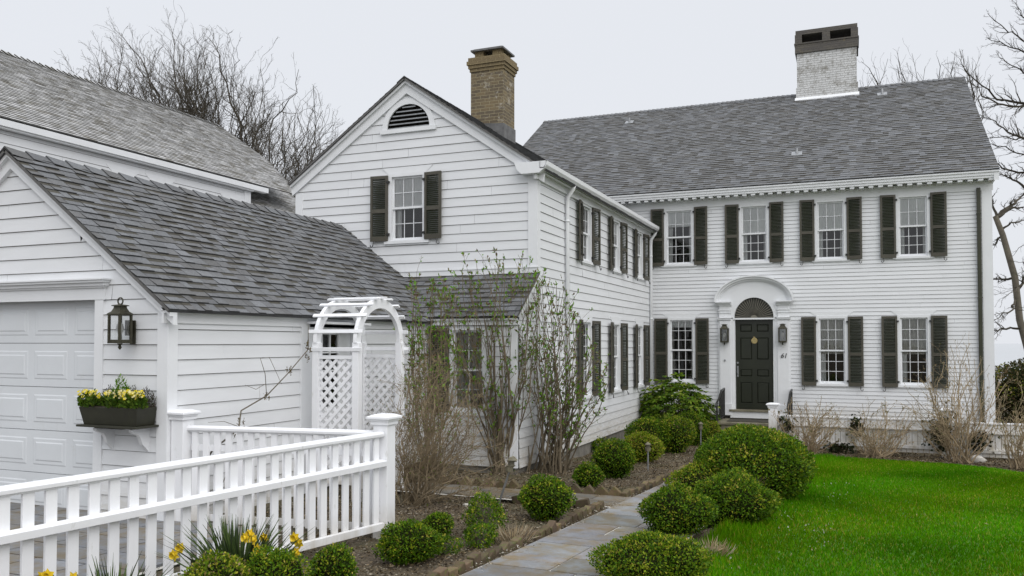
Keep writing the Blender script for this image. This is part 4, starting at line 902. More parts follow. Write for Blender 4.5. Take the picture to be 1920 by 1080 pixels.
sj0 = float((np.array((J[0], y0_-.10))-A_)@dP); sj1 = float((np.array((J[0], y1_+.06))-A_)@dP)
while s < LP+.1:
    if s < sj0-.02 or s > sj1:
        near = s < sj0; brick(e0+dP*s, dP, rnd.uniform(.0, .42) if near else rnd.uniform(-.06, .35), 'mossy brick leaning in the sawtooth edging left of the foreground flagstones' if near else 'mossy brick in the edging between the far mulch bed and the flagstone path',
              'edging bricks of the near bed' if near else 'edging bricks of the far bed', w=rnd.uniform(.11, .14) if near else .18, h=rnd.uniform(.09, .14), sink=.05)
    s += rnd.uniform(.125, .16) if s < sj0 else .18
x = J[0]-.02
while x > -5.4:
    brick((x, y1_+.07), (1, 0), .78+rnd.uniform(-.1, .1), 'dark brick set on its corner in the sawtooth edging behind the side path', 'sawtooth bricks along the side path', w=.15, h=.15, sink=.05); x -= .175
x = J[0]-.15
while x > -3.9: brick((x, y0_-.09), (1, 0), rnd.uniform(0, .3), 'low mossy brick edging the shrub bed in front of the side path', 'bricks in front of the side path', w=.17, h=.12); x -= .2
# ------------------------------------------------------------------ leafy bushes
BOX = [(.070, .155, .006), (.115, .205, .008), (.042, .095, .005), (.19, .25, .012), (.025, .050, .006), (.32, .32, .03)]
YEL = [(.18, .25, .012), (.11, .20, .008), (.34, .33, .03), (.055, .11, .006), (.24, .19, .06)]
def bush(name, label, c, rx, ry, h, leaf=.026, cols=BOX, w=(.30, .26, .22, .10, .10, .02), dens=1.0, group=None, lump=.20, seed=0, asp=.55, cat='boxwood', base=.72, loose=0.):
    rs = np.random.default_rng(seed+100); k = 26
    k = 40; bd = rs.normal(size=(k, 3)); bd /= np.linalg.norm(bd, axis=1)[:, None]; ba = rs.uniform(-.6, 1, k)*lump
    nf = int(min(420, 60+260*rx)); bf = rs.normal(size=(nf, 3)); bf /= np.linalg.norm(bf, axis=1)[:, None]; af = rs.uniform(-1, 1, nf)*.075*min(1, .5/rx+.25); fs = 130*max(1, rx/.4)
    th = thing(name, label, cat, c, group); c = np.array(c, float)
    def R(D):
        r = np.ones(len(D))
        for b, a in zip(bd, ba): r += a*np.exp(-(1-D@b)*14)
        for b, a in zip(bf, af): r += a*np.exp(-(1-D@b)*fs)
        return r
    area = 2*math.pi*rx*ry+math.pi*(rx+ry)*h*.6
    n = int(min(34000, area*dens/(leaf*leaf*asp*.5)))
    D = rs.normal(size=(n, 3)); D /= np.linalg.norm(D, axis=1)[:, None]
    keep = (D[:, 2] > -.25) | (rs.random(n) < .55+.45*(D[:, 2]+1)/.75*.6); D = D[keep]; n = len(D)
    r = R(D)*np.where(rs.random(n) < .8, rs.uniform(.86, 1.05, n), rs.uniform(.6, .9, n))*(1+loose*rs.normal(size=n)*.12)
    E = D*r[:, None]; zz = (E[:, 2]*.5+.5); sc = np.where(zz < .5, base+(1-base)*zz*2, 1)
    P = np.stack([c[0]+E[:, 0]*rx*sc, c[1]+E[:, 1]*ry*sc, c[2]+np.maximum(zz*h, .01)], 1)
    ld = D*np.array((1, 1, 1.))+rs.normal(size=(n, 3))*.95+np.array((0, 0, .25))
    leaf *= 1.15; L = rs.uniform(.7, 1.25, n)*leaf; C = pal(n, cols, np.array(w[:len(cols)])/sum(w[:len(cols)]), .2)
    gi = rs.integers(0, nf, n); fresh = (D@bf[:60].T > 1-.012).any(axis=1) & (rs.random(n) < .35) & (D[:, 2] > .0); C[fresh] = pal(int(fresh.sum()), [(.30, .33, .02), (.22, .28, .015), (.38, .33, .06)], None, .2)
    C *= (1+ (rs.random(n)-.5)*.3)[:, None]
    V, Fq, CC = leafdata(P, ld, L, L*asp, C); npmesh('foliage', V, Fq, CC, M['leaf'], th)
    # twiggy core and stems
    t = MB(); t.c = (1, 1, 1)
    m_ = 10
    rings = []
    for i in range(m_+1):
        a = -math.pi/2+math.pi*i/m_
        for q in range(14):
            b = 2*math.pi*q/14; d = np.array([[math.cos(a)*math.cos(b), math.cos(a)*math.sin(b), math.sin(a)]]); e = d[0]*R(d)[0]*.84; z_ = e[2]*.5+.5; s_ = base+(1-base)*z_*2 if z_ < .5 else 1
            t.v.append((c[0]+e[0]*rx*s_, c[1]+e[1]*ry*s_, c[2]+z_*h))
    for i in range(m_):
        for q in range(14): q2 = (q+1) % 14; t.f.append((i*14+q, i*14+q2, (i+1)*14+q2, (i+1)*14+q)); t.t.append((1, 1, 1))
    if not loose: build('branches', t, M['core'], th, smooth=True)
    else:
        t = MB()
        for i in range(26):
            a = rs.uniform(0, 6.28); e = rs.uniform(.3, .9)
            t.tube([(c[0]+rx*.1*math.cos(a), c[1]+ry*.1*math.sin(a), c[2]-.02), (c[0]+rx*.4*e*math.cos(a), c[1]+ry*.4*e*math.sin(a), c[2]+h*.45), (c[0]+rx*.85*e*math.cos(a), c[1]+ry*.85*e*math.sin(a), c[2]+h*rs.uniform(.6, .95))], [.012, .008, .004], 4)
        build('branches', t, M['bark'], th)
    return th
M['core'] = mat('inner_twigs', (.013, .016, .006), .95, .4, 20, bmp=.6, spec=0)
def pxbush(px, ytop, ybot, wpx, label, name='boxwood', push=.35, dry=1.0, **kw):
    p = gnd(px, ybot); t_ = float(p@_fw); s = t_/F_; rx = wpx*s/2; h = (ybot-ytop)*s*1.02
    c = p + V3(-math.sin(YAW), math.cos(YAW), 0)*rx*push; c = V3(c[0], c[1], g(c[0], c[1])-.01)
    return bush(name, label, c, rx, rx*dry, h, **kw)
SMALL = dict(leaf=.022)
pxbush(765, 988, 1058, 112, 'rounded boxwood next to the foot of the foreground fence post', seed=1, leaf=.020, dens=1.15)
pxbush(818, 964, 1012, 58, 'small dark boxwood tucked behind the rounded one near the fence post', seed=2, leaf=.020)
pxbush(1023, 900, 975, 92, 'round boxwood at the corner where the side path meets the main path', seed=3, leaf=.023)
pxbush(1104, 872, 917, 54, 'little open boxwood ball standing alone in the mulch', seed=4, leaf=.025, lump=.2)
pxbush(1155, 830, 897, 78, 'upright boxwood left of the garden light with the grey pole', seed=5, leaf=.027)
pxbush(1206, 815, 870, 74, 'yellowish boxwood directly behind the pale garden light', seed=6, leaf=.028, cols=YEL, lump=.18)
pxbush(1222, 785, 850, 82, 'boxwood against the clapboard wall in the row beside the path', seed=7, leaf=.030)
pxbush(1268, 786, 850, 74, 'boxwood with tan tips in the middle of the row beside the path', seed=8, leaf=.030, cols=BOX+[(.25, .20, .10)], w=(.2, .2, .2, .15, .1, .1, .05))
pxbush(1293, 777, 836, 68, 'dark green domed boxwood under the glossy evergreen', seed=9, leaf=.030)
pxbush(1333, 796, 833, 40, 'small bright green mound at the foot of the stone steps', seed=10, leaf=.028, cols=YEL)
pxbush(1128, 824, 850, 34, 'sprouting little shrub between the budding lilac and the boxwoods', name='small_shrub', seed=11, leaf=.035, loose=1, dens=.9, cat='shrub')
pxbush(908, 935, 1008, 72, 'straggly half bare boxwood in the middle of the near bed', seed=12, leaf=.022, loose=.8, dens=.9)
pxbush(1052, 0+940, 985, 60, 'low dark sprig beside the round corner boxwood', name='small_shrub', seed=31, leaf=.022, loose=.9, dens=.7, cat='shrub') if False else None
pxbush(900, 988, 1028, 56, 'low green clump beneath the straggly boxwood', name='small_shrub', seed=13, leaf=.022, loose=.8, dens=.8, cat='shrub')
pxbush(835, 1008, 1044, 50, 'low loose green clump right of the rounded boxwood', name='small_shrub', seed=14, leaf=.022, loose=.9, dens=.7, cat='shrub')
pxbush(622, 1030, 1110, 84, 'boxwood at the foot of the foreground fence, right of the daffodils', seed=15, leaf=.019)
pxbush(512, 1036, 1172, 104, 'bright boxwood in front of the right end of the daffodil leaves', seed=16, leaf=.018, cols=BOX[:4], w=(.3, .35, .15, .2))
pxbush(400, 1056, 1178, 160, 'yellow tinged boxwood at the bottom edge before the daffodil clump', seed=17, leaf=.018, cols=YEL+[(.3, .24, .14)], w=(.25, .25, .15, .2, .1, .05))
pxbush(1428, 808, 940, 204, 'largest clipped boxwood mound between lawn and path', seed=20, leaf=.032, dens=1.15, lump=.10, base=.85, dry=1.25)
pxbush(1340, 874, 942, 136, 'flattened boxwood with yellow tips left of the big mound', seed=21, leaf=.027, cols=YEL+BOX[:3], w=(.2, .15, .15, .1, .1, .1, .1, .1))
pxbush(1384, 898, 988, 148, 'boxwood with a bare twiggy patch in front of the big mound', seed=22, leaf=.025, base=.85)
pxbush(1276, 918, 1008, 134, 'round boxwood overhanging the right edge of the flagstones', seed=23, leaf=.024, base=.85)
pxbush(1352, 838, 905, 84, 'low boxwood shoulder spilling left from the largest clipped mound', seed=26, leaf=.028, lump=.25)
pxbush(1232, 1012, 1112, 200, 'nearest boxwood at the bottom edge right of the flagstones', seed=24, leaf=.020, cols=BOX+YEL[:2], w=(.2, .15, .15, .1, .1, .05, .15, .1))
pxbush(1596, 744, 800, 66, 'green rhododendron peeping over the low board fence', name='rhododendron', seed=25, leaf=.07, loose=.3, dens=1.4, cat='rhododendron', asp=.35, cols=[(.06, .13, .015), (.10, .17, .02), (.035, .075, .012), (.15, .19, .03)])
# big rhododendron by the door: whorls of long leaves
def rhodo(c, rx, ry, h, seed, label):
    rs = np.random.default_rng(seed); th = thing('rhododendron', label, 'rhododendron', c); c = np.array(c, float); n = 620
    D = rs.normal(size=(n, 3)); D[:, 2] = np.abs(D[:, 2])*1.1-.35; D /= np.linalg.norm(D, axis=1)[:, None]
    rr = rs.uniform(.70, 1.06, n)*(1+.13*np.sin(D[:, 0]*7+1)*np.cos(D[:, 1]*6+D[:, 2]*5)); P = c+D*rr[:, None]*np.array((rx, ry, h*.62))+np.array((0, 0, h*.38)); P[:, 2] = np.maximum(P[:, 2], c[2]+.03)
    Ps, Ds, Cs = [], [], []
    for p, d in zip(P, D):
        k = rs.integers(8, 13); a = rs.uniform(0, 6.28)+np.arange(k)*6.28/k; ax = d*.6+np.array((0, 0, .8)); ax /= np.linalg.norm(ax)
        e1 = np.cross(ax, (1, .3, 0)); e1 /= np.linalg.norm(e1); e2 = np.cross(ax, e1)
        dd = e1*np.cos(a)[:, None]+e2*np.sin(a)[:, None]+ax*rs.uniform(-.35, .35, k)[:, None]; Ps.append(np.repeat(p[None], k, 0)); Ds.append(dd)
    P = np.vstack(Ps); Dd = np.vstack(Ds); n = len(P); L = rs.uniform(.10, .16, n); C = pal(n, [(.10, .19, .012), (.06, .12, .01), (.16, .24, .02), (.26, .30, .05), (.03, .06, .008)], [.3, .22, .23, .12, .13], .2)
    V, Fq, CC = leafdata(P, Dd, L, L*.30, C); npmesh('foliage', V, Fq, CC, M['leaf'], th)
    t = MB()
    for i in range(30):
        a = rs.uniform(0, 6.28); e = rs.uniform(.3, .9); t.tube([(c[0], c[1], c[2]), (c[0]+rx*.45*e*math.cos(a), c[1]+ry*.45*e*math.sin(a), c[2]+h*.4), (c[0]+rx*.9*e*math.cos(a), c[1]+ry*.9*e*math.sin(a), c[2]+h*rs.uniform(.6, .9))], [.02, .013, .006], 4)
    build('branches', t, M['bark'], th)
rhodo((-4.05, 20.35, g(-4, 20.3)), .92, .70, 1.50, 5, 'broad rhododendron with glossy whorled leaves left of the front steps')
# hedge right beyond the house corner
t_ = bush('hedge', 'dark leafy hedge beyond the right corner of the house', (5.6, 26.5, g(5, 26)), 2.3, 1.2, 2.35, leaf=.06, cols=[(.05, .055, .02), (.09, .07, .03), (.03, .045, .012), (.14, .10, .05)], w=(.3, .25, .3, .15), dens=1.6, seed=40, cat='hedge', base=1.0, lump=.1)
# ------------------------------------------------------------------ bare branching plants
class Twigs:
    def __init__(s, seed): s.mb = MB(); s.rs = random.Random(seed); s.tips = []
    def limb(s, p0, p1, r0, r1, lev, n=10, wob=.05, sub=(2, 5), ang=.7, ratio=.38, upb=.35, sides=3, start=.25, mid=None):
        rs = s.rs; p0 = np.array(p0, float); p1 = np.array(p1, float); L = np.linalg.norm(p1-p0); d = (p1-p0)/L
        off = np.zeros(3); P = [p0]; 
        bow = np.array([rs.gauss(0, 1) for _ in range(3)]); bow -= d*(bow@d); bow *= L*wob*1.2/ (np.linalg.norm(bow)+1e-6)
        for i in range(1, n):
            t = i/n; off = off*.8+np.array([rs.gauss(0, 1) for _ in range(3)])*L*wob*.28
            P.append(p0+(p1-p0)*t+bow*math.sin(math.pi*t)+off*math.sin(math.pi*t)**.5)
        P.append(p1); R = [r0+(r1-r0)*(i/n)**.8 for i in range(n+1)]
        s.mb.tube(P, R, sides)
        s.tips.append((P[-1], P[-1]-P[-2]))
        if lev <= 0: return
        for i in range(1, n+1):
            if i/n < start: continue
            for _ in range(rs.randint(*sub)):
                dd = P[i]-P[i-1]; dd = dd/(np.linalg.norm(dd)+1e-9); v = np.array([rs.gauss(0, 1) for _ in range(3)]); v -= dd*(v@dd); v /= np.linalg.norm(v)+1e-9
                a = ang*rs.uniform(.6, 1.3); q = dd*math.cos(a)+v*math.sin(a)+np.array((0, 0, upb)); q /= np.linalg.norm(q)
                l = L*ratio*rs.uniform(.5, 1.25)*(1-.45*i/n); b = P[i-1]+(P[i]-P[i-1])*rs.random()
                s.limb(b, b+q*l, max(R[i]*.55, r1*.6), r1*.5, lev-1, max(3, int(n*.55)), wob*1.3, (max(0, sub[0]-1), max(1, sub[1]-1)), ang, ratio*1.05, upb, sides, .2)
def buds(tips, name, th, n, size, cols, m, spread=.02, seed=1, asp=.45, w=None, upb=.5):
    rs = np.random.default_rng(seed); T = np.array([t[0] for t in tips]); D = np.array([t[1] for t in tips]); D = D/(np.linalg.norm(D, axis=1)[:, None]+1e-9)
    i = rs.integers(0, len(T), n); back = rs.random(n)**1.5*spread*4; P = T[i]-D[i]*back[:, None]+rs.normal(size=(n, 3))*spread*.15
    dd = D[i]*.8+rs.normal(size=(n, 3))*.7+np.array((0, 0, upb)); L = rs.uniform(.5, 1.3, n)*size
    V, Fq, C = leafdata(P, dd, L, L*asp, pal(n, cols, w, .2)); return npmesh(name, V, Fq, C, m, th)
def tree(label, base, limbs, seed, r=.2, lev=3, m='bark', n=11, sub=(1, 2), ratio=.34, wob=.06, name='bare_tree', group=None, upb=.3, tr=.014, ang=.65):
    th = thing(name, label, 'tree', base, group); T = Twigs(seed)
    trunk = MB()
    forks = []
    for (pts, r0, r1) in limbs:
        if len(pts) > 2:
            trunk.tube(pts[:-1], [r0*(1-.10*i) for i in range(len(pts)-1)], 8)
            T.limb(pts[-2], pts[-1], r0*(1-.10*(len(pts)-2)), r1, lev, n, wob, sub, ang, ratio, upb)
        else: T.limb(pts[0], pts[1], r0, r1, lev, n, wob, sub, ang, ratio, upb)
    build('trunk', trunk if trunk.v else T.mb, M[m], th, smooth=True)
    if trunk.v: build('crown', T.mb, M['bark_far'], th, recalc=False)
    return th
M['bark_far'] = mat('dark_twig_bark', (.058, .050, .036), .9, .3, 3)
def ptree(label, px, tops, depth, seed, yb=640, fork=None, r=.16, **kw):
    kw.setdefault('sub', (1, 3)); kw.setdefault('wob', .085); kw.setdefault('upb', .16); kw.setdefault('n', 14); kw.setdefault('ratio', .33); r = r*.75
    """trunk rises from the ground at pixel column px; limbs end near the given picture points (each at its own depth)"""
    b = at(px, 640, depth); base = V3(b[0], b[1], g(b[0], b[1])); fk = at(px+(fork[0] if fork else 0)*.6, (fork[1] if fork else 330)+(130 if depth < 40 else 60), depth)
    rs = random.Random(seed); limbs = [([base, base*.5+fk*.5+V3(rs.uniform(-.15, .15), rs.uniform(-.15, .15), 0), fk, at(*tops[0], depth+rs.uniform(-1, 1))], r, .010)]
    tops = [(a, b+22) for a, b in tops] if depth < 40 else tops
    ex_ = [(x+rs.uniform(-32, 32), y+rs.uniform(8, 70)) for x, y in tops for _ in range(3 if depth < 40 else 2)]
    for x, y in list(tops[1:])+[(a, min(b, 200 if depth > 40 else 330)) for a, b in ex_]:
        e = at(x, y, depth+rs.uniform(-2.2, 2.2)); t0 = rs.uniform(.72, 1.0); s = base+(fk-base)*t0; limbs.append(([s, e], r*.36, .012 if depth < 40 else .009))
    return tree(label, base, limbs, seed, **kw)
ptree('bare tree with sweeping upswept limbs, leftmost behind the cedar roof', 290, [(212, 52), (180, 85), (165, 110), (245, 90), (175, 135), (270, 85), (200, 110), (225, 75), (190, 150)], 36, 1, fork=(20, 250), ratio=.30, r=.15)
ptree('thin bare tree between the leftmost and the tallest trees behind the cedar roof', 318, [(300, 118), (335, 130), (275, 150), (350, 150), (240, 150)], 38, 2, fork=(0, 240), r=.11)
ptree('tallest bare tree behind the middle of the cedar roof', 372, [(322, 60), (345, 62), (302, 92), (390, 80), (365, 100), (280, 85), (410, 120)], 36, 3, fork=(-4, 235), r=.19)
ptree('bare tree with dense fine twigs behind the ridge end of the cedar roof', 425, [(400, 62), (378, 62), (450, 90), (488, 108), (435, 120), (480, 150), (505, 190)], 35, 4, fork=(0, 240), r=.2)
ptree('bare tree leaning right above the end of the cedar roof', 505, [(560, 130), (605, 185), (548, 195), (600, 215), (530, 170), (505, 195), (480, 240)], 33, 5, fork=(10, 300), r=.13, sub=(0, 2))
ptree('low twiggy tree tops rising between the cedar roof and the gable', 545, [(612, 245), (590, 262), (560, 285), (625, 255), (500, 270), (530, 250)], 32, 6, fork=(-5, 345), r=.10, ratio=.4)
# trees behind the main roof, right of the chimney
for i, (px, tops, lb) in enumerate(((1655, [(1615, 115), (1640, 125), (1612, 150), (1665, 110), (1680, 135)], 'bare tree crown showing just right of the white brick chimney'),
                                    (1696, [(1683, 100), (1700, 118), (1710, 100), (1720, 135)], 'bare tree with short upright limbs behind the middle right of the roof ridge'),
                                    (1760, [(1758, 108), (1735, 125), (1778, 118), (1770, 135)], 'small round bare crown behind the roof ridge near its right end'),
                                    (1808, [(1800, 95), (1790, 100), (1830, 120), (1815, 105), (1840, 100)], 'knobbly bare tree at the right end of the roof ridge'))):
    ptree(lb, px, tops, 44, 20+i, fork=(0, 205), r=.15, ratio=.25, sub=(1, 2), lev=2, n=9, ang=.5)
# big lichen covered tree at the right edge
D_ = 27
pts = [at(x, y, D_) for x, y in ((1940, 700), (1912, 600), (1903, 520), (1880, 440), (1866, 405), (1850, 395))]
b0 = pts[0].copy(); b0[2] = g(b0[0], b0[1])
tr = thing('bare_tree', 'twisted lichen covered tree at the right edge beside the house corner', 'tree', b0); tk = MB()
tk.tube([b0]+pts[:5], [.15, .125, .105, .10, .09, .08], 10); build('trunk', tk, M['bark_moss'], tr, smooth=True)
T = Twigs(77)
for s_, e_, r_, l_ in (((1868, 408), (1925, 355), .08, 3), ((1870, 410), (1955, 385), .07, 3), ((1880, 440), (1842, 470), .05, 2), ((1903, 520), (1846, 515), .06, 3), ((1905, 550), (1935, 470), .07, 3), ((1870, 405), (1842, 330), .06, 3),
                       ((1925, 355), (1850, 322), .055, 3), ((1950, 330), (1845, 300), .07, 3), ((1960, 290), (1838, 215), .07, 3), ((1970, 210), (1800, 110), .075, 3), ((1970, 190), (1815, 150), .06, 3), ((1975, 120), (1852, 25), .06, 3),
                       ((1975, 110), (1850, 70), .05, 3), ((1985, 90), (1905, 5), .05, 3), ((1905, 560), (1862, 600), .05, 3), ((1915, 615), (1850, 605), .05, 3), ((1960, 420), (1880, 560), .05, 3), ((1965, 330), (1830, 260), .05, 3), ((1975, 160), (1870, 100), .05, 3), ((1960, 250), (1850, 260), .05, 3), ((1880, 430), (1930, 410), .05, 3)):
    T.limb(at(*s_, D_), at(*e_, D_-1.5+3*random.random()), r_, .009, l_-1+(1 if r_ > .05 else 0)*0, 14, .075, (1, 3), .75, .30, .10)
build('crown', T.mb, M['bark_far'], tr, recalc=False)
lt = MB(); L2 = Twigs(78)
for s_, e_ in (((1950, 800), (1985, 300)), ((1985, 300), (1975, 100))): L2.limb(at(*s_, D_+1), at(*e_, D_+1), .20, .12, 0, 8, .02)
build('limb', L2.mb, M['bark_moss'], tr)
# ------------------------------------------------------------------ shrubs in front of the walls
GREEN = [(.12, .30, .012), (.18, .34, .03), (.09, .20, .012), (.22, .19, .08), (.14, .09, .05)]
def shrub(label, base_px, ends, seed, m='stem', depth_end=0, r=(.012, .0035), lev=2, n=9, sub=(0, 2), ratio=.30, nb=3000, bs=.035, cols=GREEN, name='flowering_shrub', wob=.03, spreadb=.10, cat='shrub', ang=.45, w=None, up=.25, budname='leaves', upb=.5, jit=.12, rot=0):
    p = gnd(*base_px); d0 = float(p@_fw); th = thing(name, label, cat, V3(p[0], p[1], g(p[0], p[1]))); T = Twigs(seed); rs = random.Random(seed)
    for e in ends:
        x, y = e[:2]; dd = e[2] if len(e) > 2 else 0; rr = e[3] if len(e) > 3 else 1
        b = p+V3(rs.uniform(-1, 1)*spreadb, rs.uniform(-1, 1)*spreadb, -.02); q = at(x, y, d0+depth_end+dd+rs.uniform(-jit*3, jit*3)); mb_ = len(T.mb.v)
        T.limb(b, q, r[0]*rr*rs.uniform(.8, 1.2), r[1], lev, n, wob, sub, ang, ratio, up, 4, .25)
    build('stems', T.mb, M[m], th, recalc=False)
    if nb: buds(T.tips, budname, th, nb, bs, cols, M['leaf'], .012, seed, w=w, upb=upb)
    return th
rs = random.Random(3)
def fan(xs, ys, n, j=14, dd=(-.3, .4)): return [(xs[0]+(xs[1]-xs[0])*(i+.5)/n+rs.uniform(-j, j), float(np.interp((i+.5)/n, np.linspace(0, 1, len(ys)), ys))+rs.uniform(-j, j), rs.uniform(*dd)) for i in range(n)]
shrub('tall budding lilac with a thick dark trunk in front of the extension window', (938, 888), [(936, 690, 0, 4.6), (880, 545, 0, 2.6), (900, 560, 0, 2.4), (968, 530, 0, 2.2), (935, 540, 0, 2.4)]+fan((838, 1008), (560, 505, 500, 500, 540), 24)+fan((840, 1010), (640, 600, 600, 650), 14), 51, depth_end=-.1, r=(.016, .0045), nb=3600, bs=.052, lev=2, sub=(0, 2), ratio=.24, wob=.045, ang=.55, up=.15, spreadb=.12)
shrub('wide budding lilac fanning out in front of the corner of the wing', (1030, 884), [(1010, 560, 0, 1.8), (1075, 590, 0, 1.8)]+fan((975, 1145), (540, 530, 560, 640, 720), 34)+fan((980, 1110), (640, 640, 700, 760), 18), 52, r=(.014, .0045), nb=4200, bs=.052, sub=(0, 2), ratio=.24, wob=.045, ang=.55, up=.15, spreadb=.30, depth_end=-.1)
shrub('slender budding lilac between the arbour and the dark shutter', (812, 905), fan((765, 860), (545, 530, 540, 560), 15)+fan((760, 860), (640, 620, 660), 10), 53, r=(.014, .0045), nb=2600, bs=.052, sub=(0, 2), ratio=.24, wob=.045, ang=.55, up=.15, spreadb=.12, depth_end=-.2)
shrub('dense tangled twiggy shrub right behind the foreground fence post', (775, 945), fan((742, 905), (740, 680, 680, 730, 800), 30, 22)+fan((728, 980), (880, 790, 770, 810, 890), 30, 24), 54, m='twig', r=(.009, .003), nb=2200, bs=.026, cols=[(.14, .20, .03), (.30, .23, .13), (.18, .14, .08)], lev=2, sub=(1, 3), ratio=.36, spreadb=.16, wob=.11, ang=.9, up=.05)
shrub('tangle of fine bare twigs under the arbour lattice behind the picket fence', (640, 900), fan((530, 735), (770, 745, 735, 745, 760), 26, 12), 55, m='twig', r=(.008, .0025), nb=900, bs=.018, cols=[(.22, .17, .09), (.10, .08, .05), (.12, .13, .03)], lev=2, sub=(1, 3), ratio=.40, spreadb=.5, wob=.08, ang=.85)
DRY = [(.38, .29, .17), (.28, .21, .12), (.44, .36, .24), (.12, .14, .03)]
for bx, x0, x1, tops, lb, sd_, nn_ in ((1512, 1462, 1592, (790, 750, 740, 755, 790), 'dry tan hydrangea stems next to the path end of the board fence', 61, 40),
                                (1642, 1570, 1725, (790, 775, 760, 765, 785), 'dry tan hydrangea stems fanning before the middle of the board fence', 62, 42),
                                (1800, 1690, 1890, (750, 680, 645, 675, 735), 'tallest dry hydrangea in front of the ivy covered post', 63, 46),
                                (1922, 1870, 1990, (770, 720, 715, 720), 'dry tan shrub cut by the right edge of the picture', 64, 26)):
    yb = {1512: 852, 1642: 858, 1800: 866, 1922: 880}[bx]
    E_ = []
    for x_, y_, d_ in fan((x0, x1), tops, nn_, 18, (-.4, .3)):
        k_ = rs.random()**1.6*.55; E_.append((x_+(bx-x_)*k_*.5, y_+(yb-y_)*k_, d_))
    shrub(lb, (bx, yb), E_, sd_, m='dry', r=(.012, .004), lev=2, sub=(0, 2), ratio=.34, nb=1500, bs=.032, cols=DRY, name='dried_hydrangea', spreadb=.20, wob=.075, ang=.8, budname='flower_heads', up=.12)
# ivy
def ivy(label, c, sx, sz, n, seed, cat='ivy', y=18.95):
    rs_ = np.random.default_rng(seed); th = thing('ivy', label, cat, (c[0], y, c[1]-sz)); P = np.stack([c[0]+rs_.normal(size=n)*sx*.5, np.full(n, y)+rs_.normal(size=n)*.05-.03, c[1]+rs_.normal(size=n)*sz*.5], 1)
    D = rs_.normal(size=(n, 3))*.6+np.array((0, -.3, -.6)); L = rs_.uniform(.05, .09, n); V, Fq, C = leafdata(P, D, L, L*.85, pal(n, [(.018, .028, .010), (.035, .045, .016), (.05, .04, .02)], None, .3)); npmesh('leaves', V, Fq, C, M['leaf'], th)
    t = MB(); T_ = Twigs(seed)
    for i in range(5): T_.limb((c[0]+random.uniform(-.2, .2)*sx, y-.02, c[1]-sz), (c[0]+random.uniform(-.8, .8)*sx, y-.03, c[1]+random.uniform(0, .6)*sz), .006, .003, 1, 6, .06)
    build('vine', T_.mb, M['bark'], th)
ivy('dark ivy engulfing the second post of the board fence', (1.62, -1.80), .26, .36, 520, 1)
ivy('dark ivy tuft hanging on the board fence between the two nearer shrubs', (.02, -1.72), .16, .22, 130, 2)
ivy('trailing ivy on the board fence to the right of the ivy covered post', (2.25, -1.95), .22, .26, 150, 3)
ivy('ivy trailing at the left end of the board fence behind the first shrub', (-1.36, -1.75), .14, .2, 110, 4)
ivy('low dark ivy mound at the base of the board fence', (-.33, -2.2), .26, .12, 200, 5)
# climbing rose on the inner fence and garage wall
rp = [at(x, y, d) for x, y, d in ((385, 865, 8.6), (400, 842, 8.6), (435, 815, 8.6), (448, 800, 8.7), (452, 770, 8.9), (500, 742, 9.2), (540, 700, 9.6), (578, 655, 9.9), (578, 610, 9.95))]
ro = thing('climbing_rose', 'thorny bare climbing rose cane reaching from the inner fence across the garage wall', 'climbing rose', rp[0]); t = MB(); t.tube(rp, [.010, .010, .009, .009, .008, .008, .007, .006, .003], 6)
t.tube([at(x, y, d) for x, y, d in ((500, 742, 9.2), (497, 700, 9.1), (488, 672, 9.1), (505, 670, 9.2), (528, 720, 9.3))], [.004, .004, .003, .003, .002], 5); t.tube([at(x, y, d) for x, y, d in ((448, 800, 8.7), (420, 790, 8.6), (390, 792, 8.6))], [.004, .003, .002], 5)
t.tube([at(x, y, d) for x, y, d in ((497, 720, 9.1), (480, 730, 9.0), (460, 722, 9.0))], [.003, .003, .002], 5); t.tube([at(x, y, d) for x, y, d in ((452, 800, 8.7), (455, 830, 8.6), (440, 850, 8.6), (418, 905, 8.6))], [.006, .006, .005, .004], 5); build('canes', t, M['bark'], ro)
tips = [(at(x+random.uniform(-5, 5), y+random.uniform(-6, 6), d), V3(0, 0, .1)) for x, y, d in ((575, 668, 9.9), (578, 655, 9.9), (574, 640, 9.9), (542, 692, 9.6), (500, 742, 9.2), (438, 812, 8.6), (415, 830, 8.6), (452, 790, 8.9), (408, 833, 8.6)) for _ in range(7)]
buds(tips, 'hips', ro, 330, .026, [(.14, .11, .06), (.20, .16, .08), (.08, .06, .03)], M['leaf'], .012, 5)
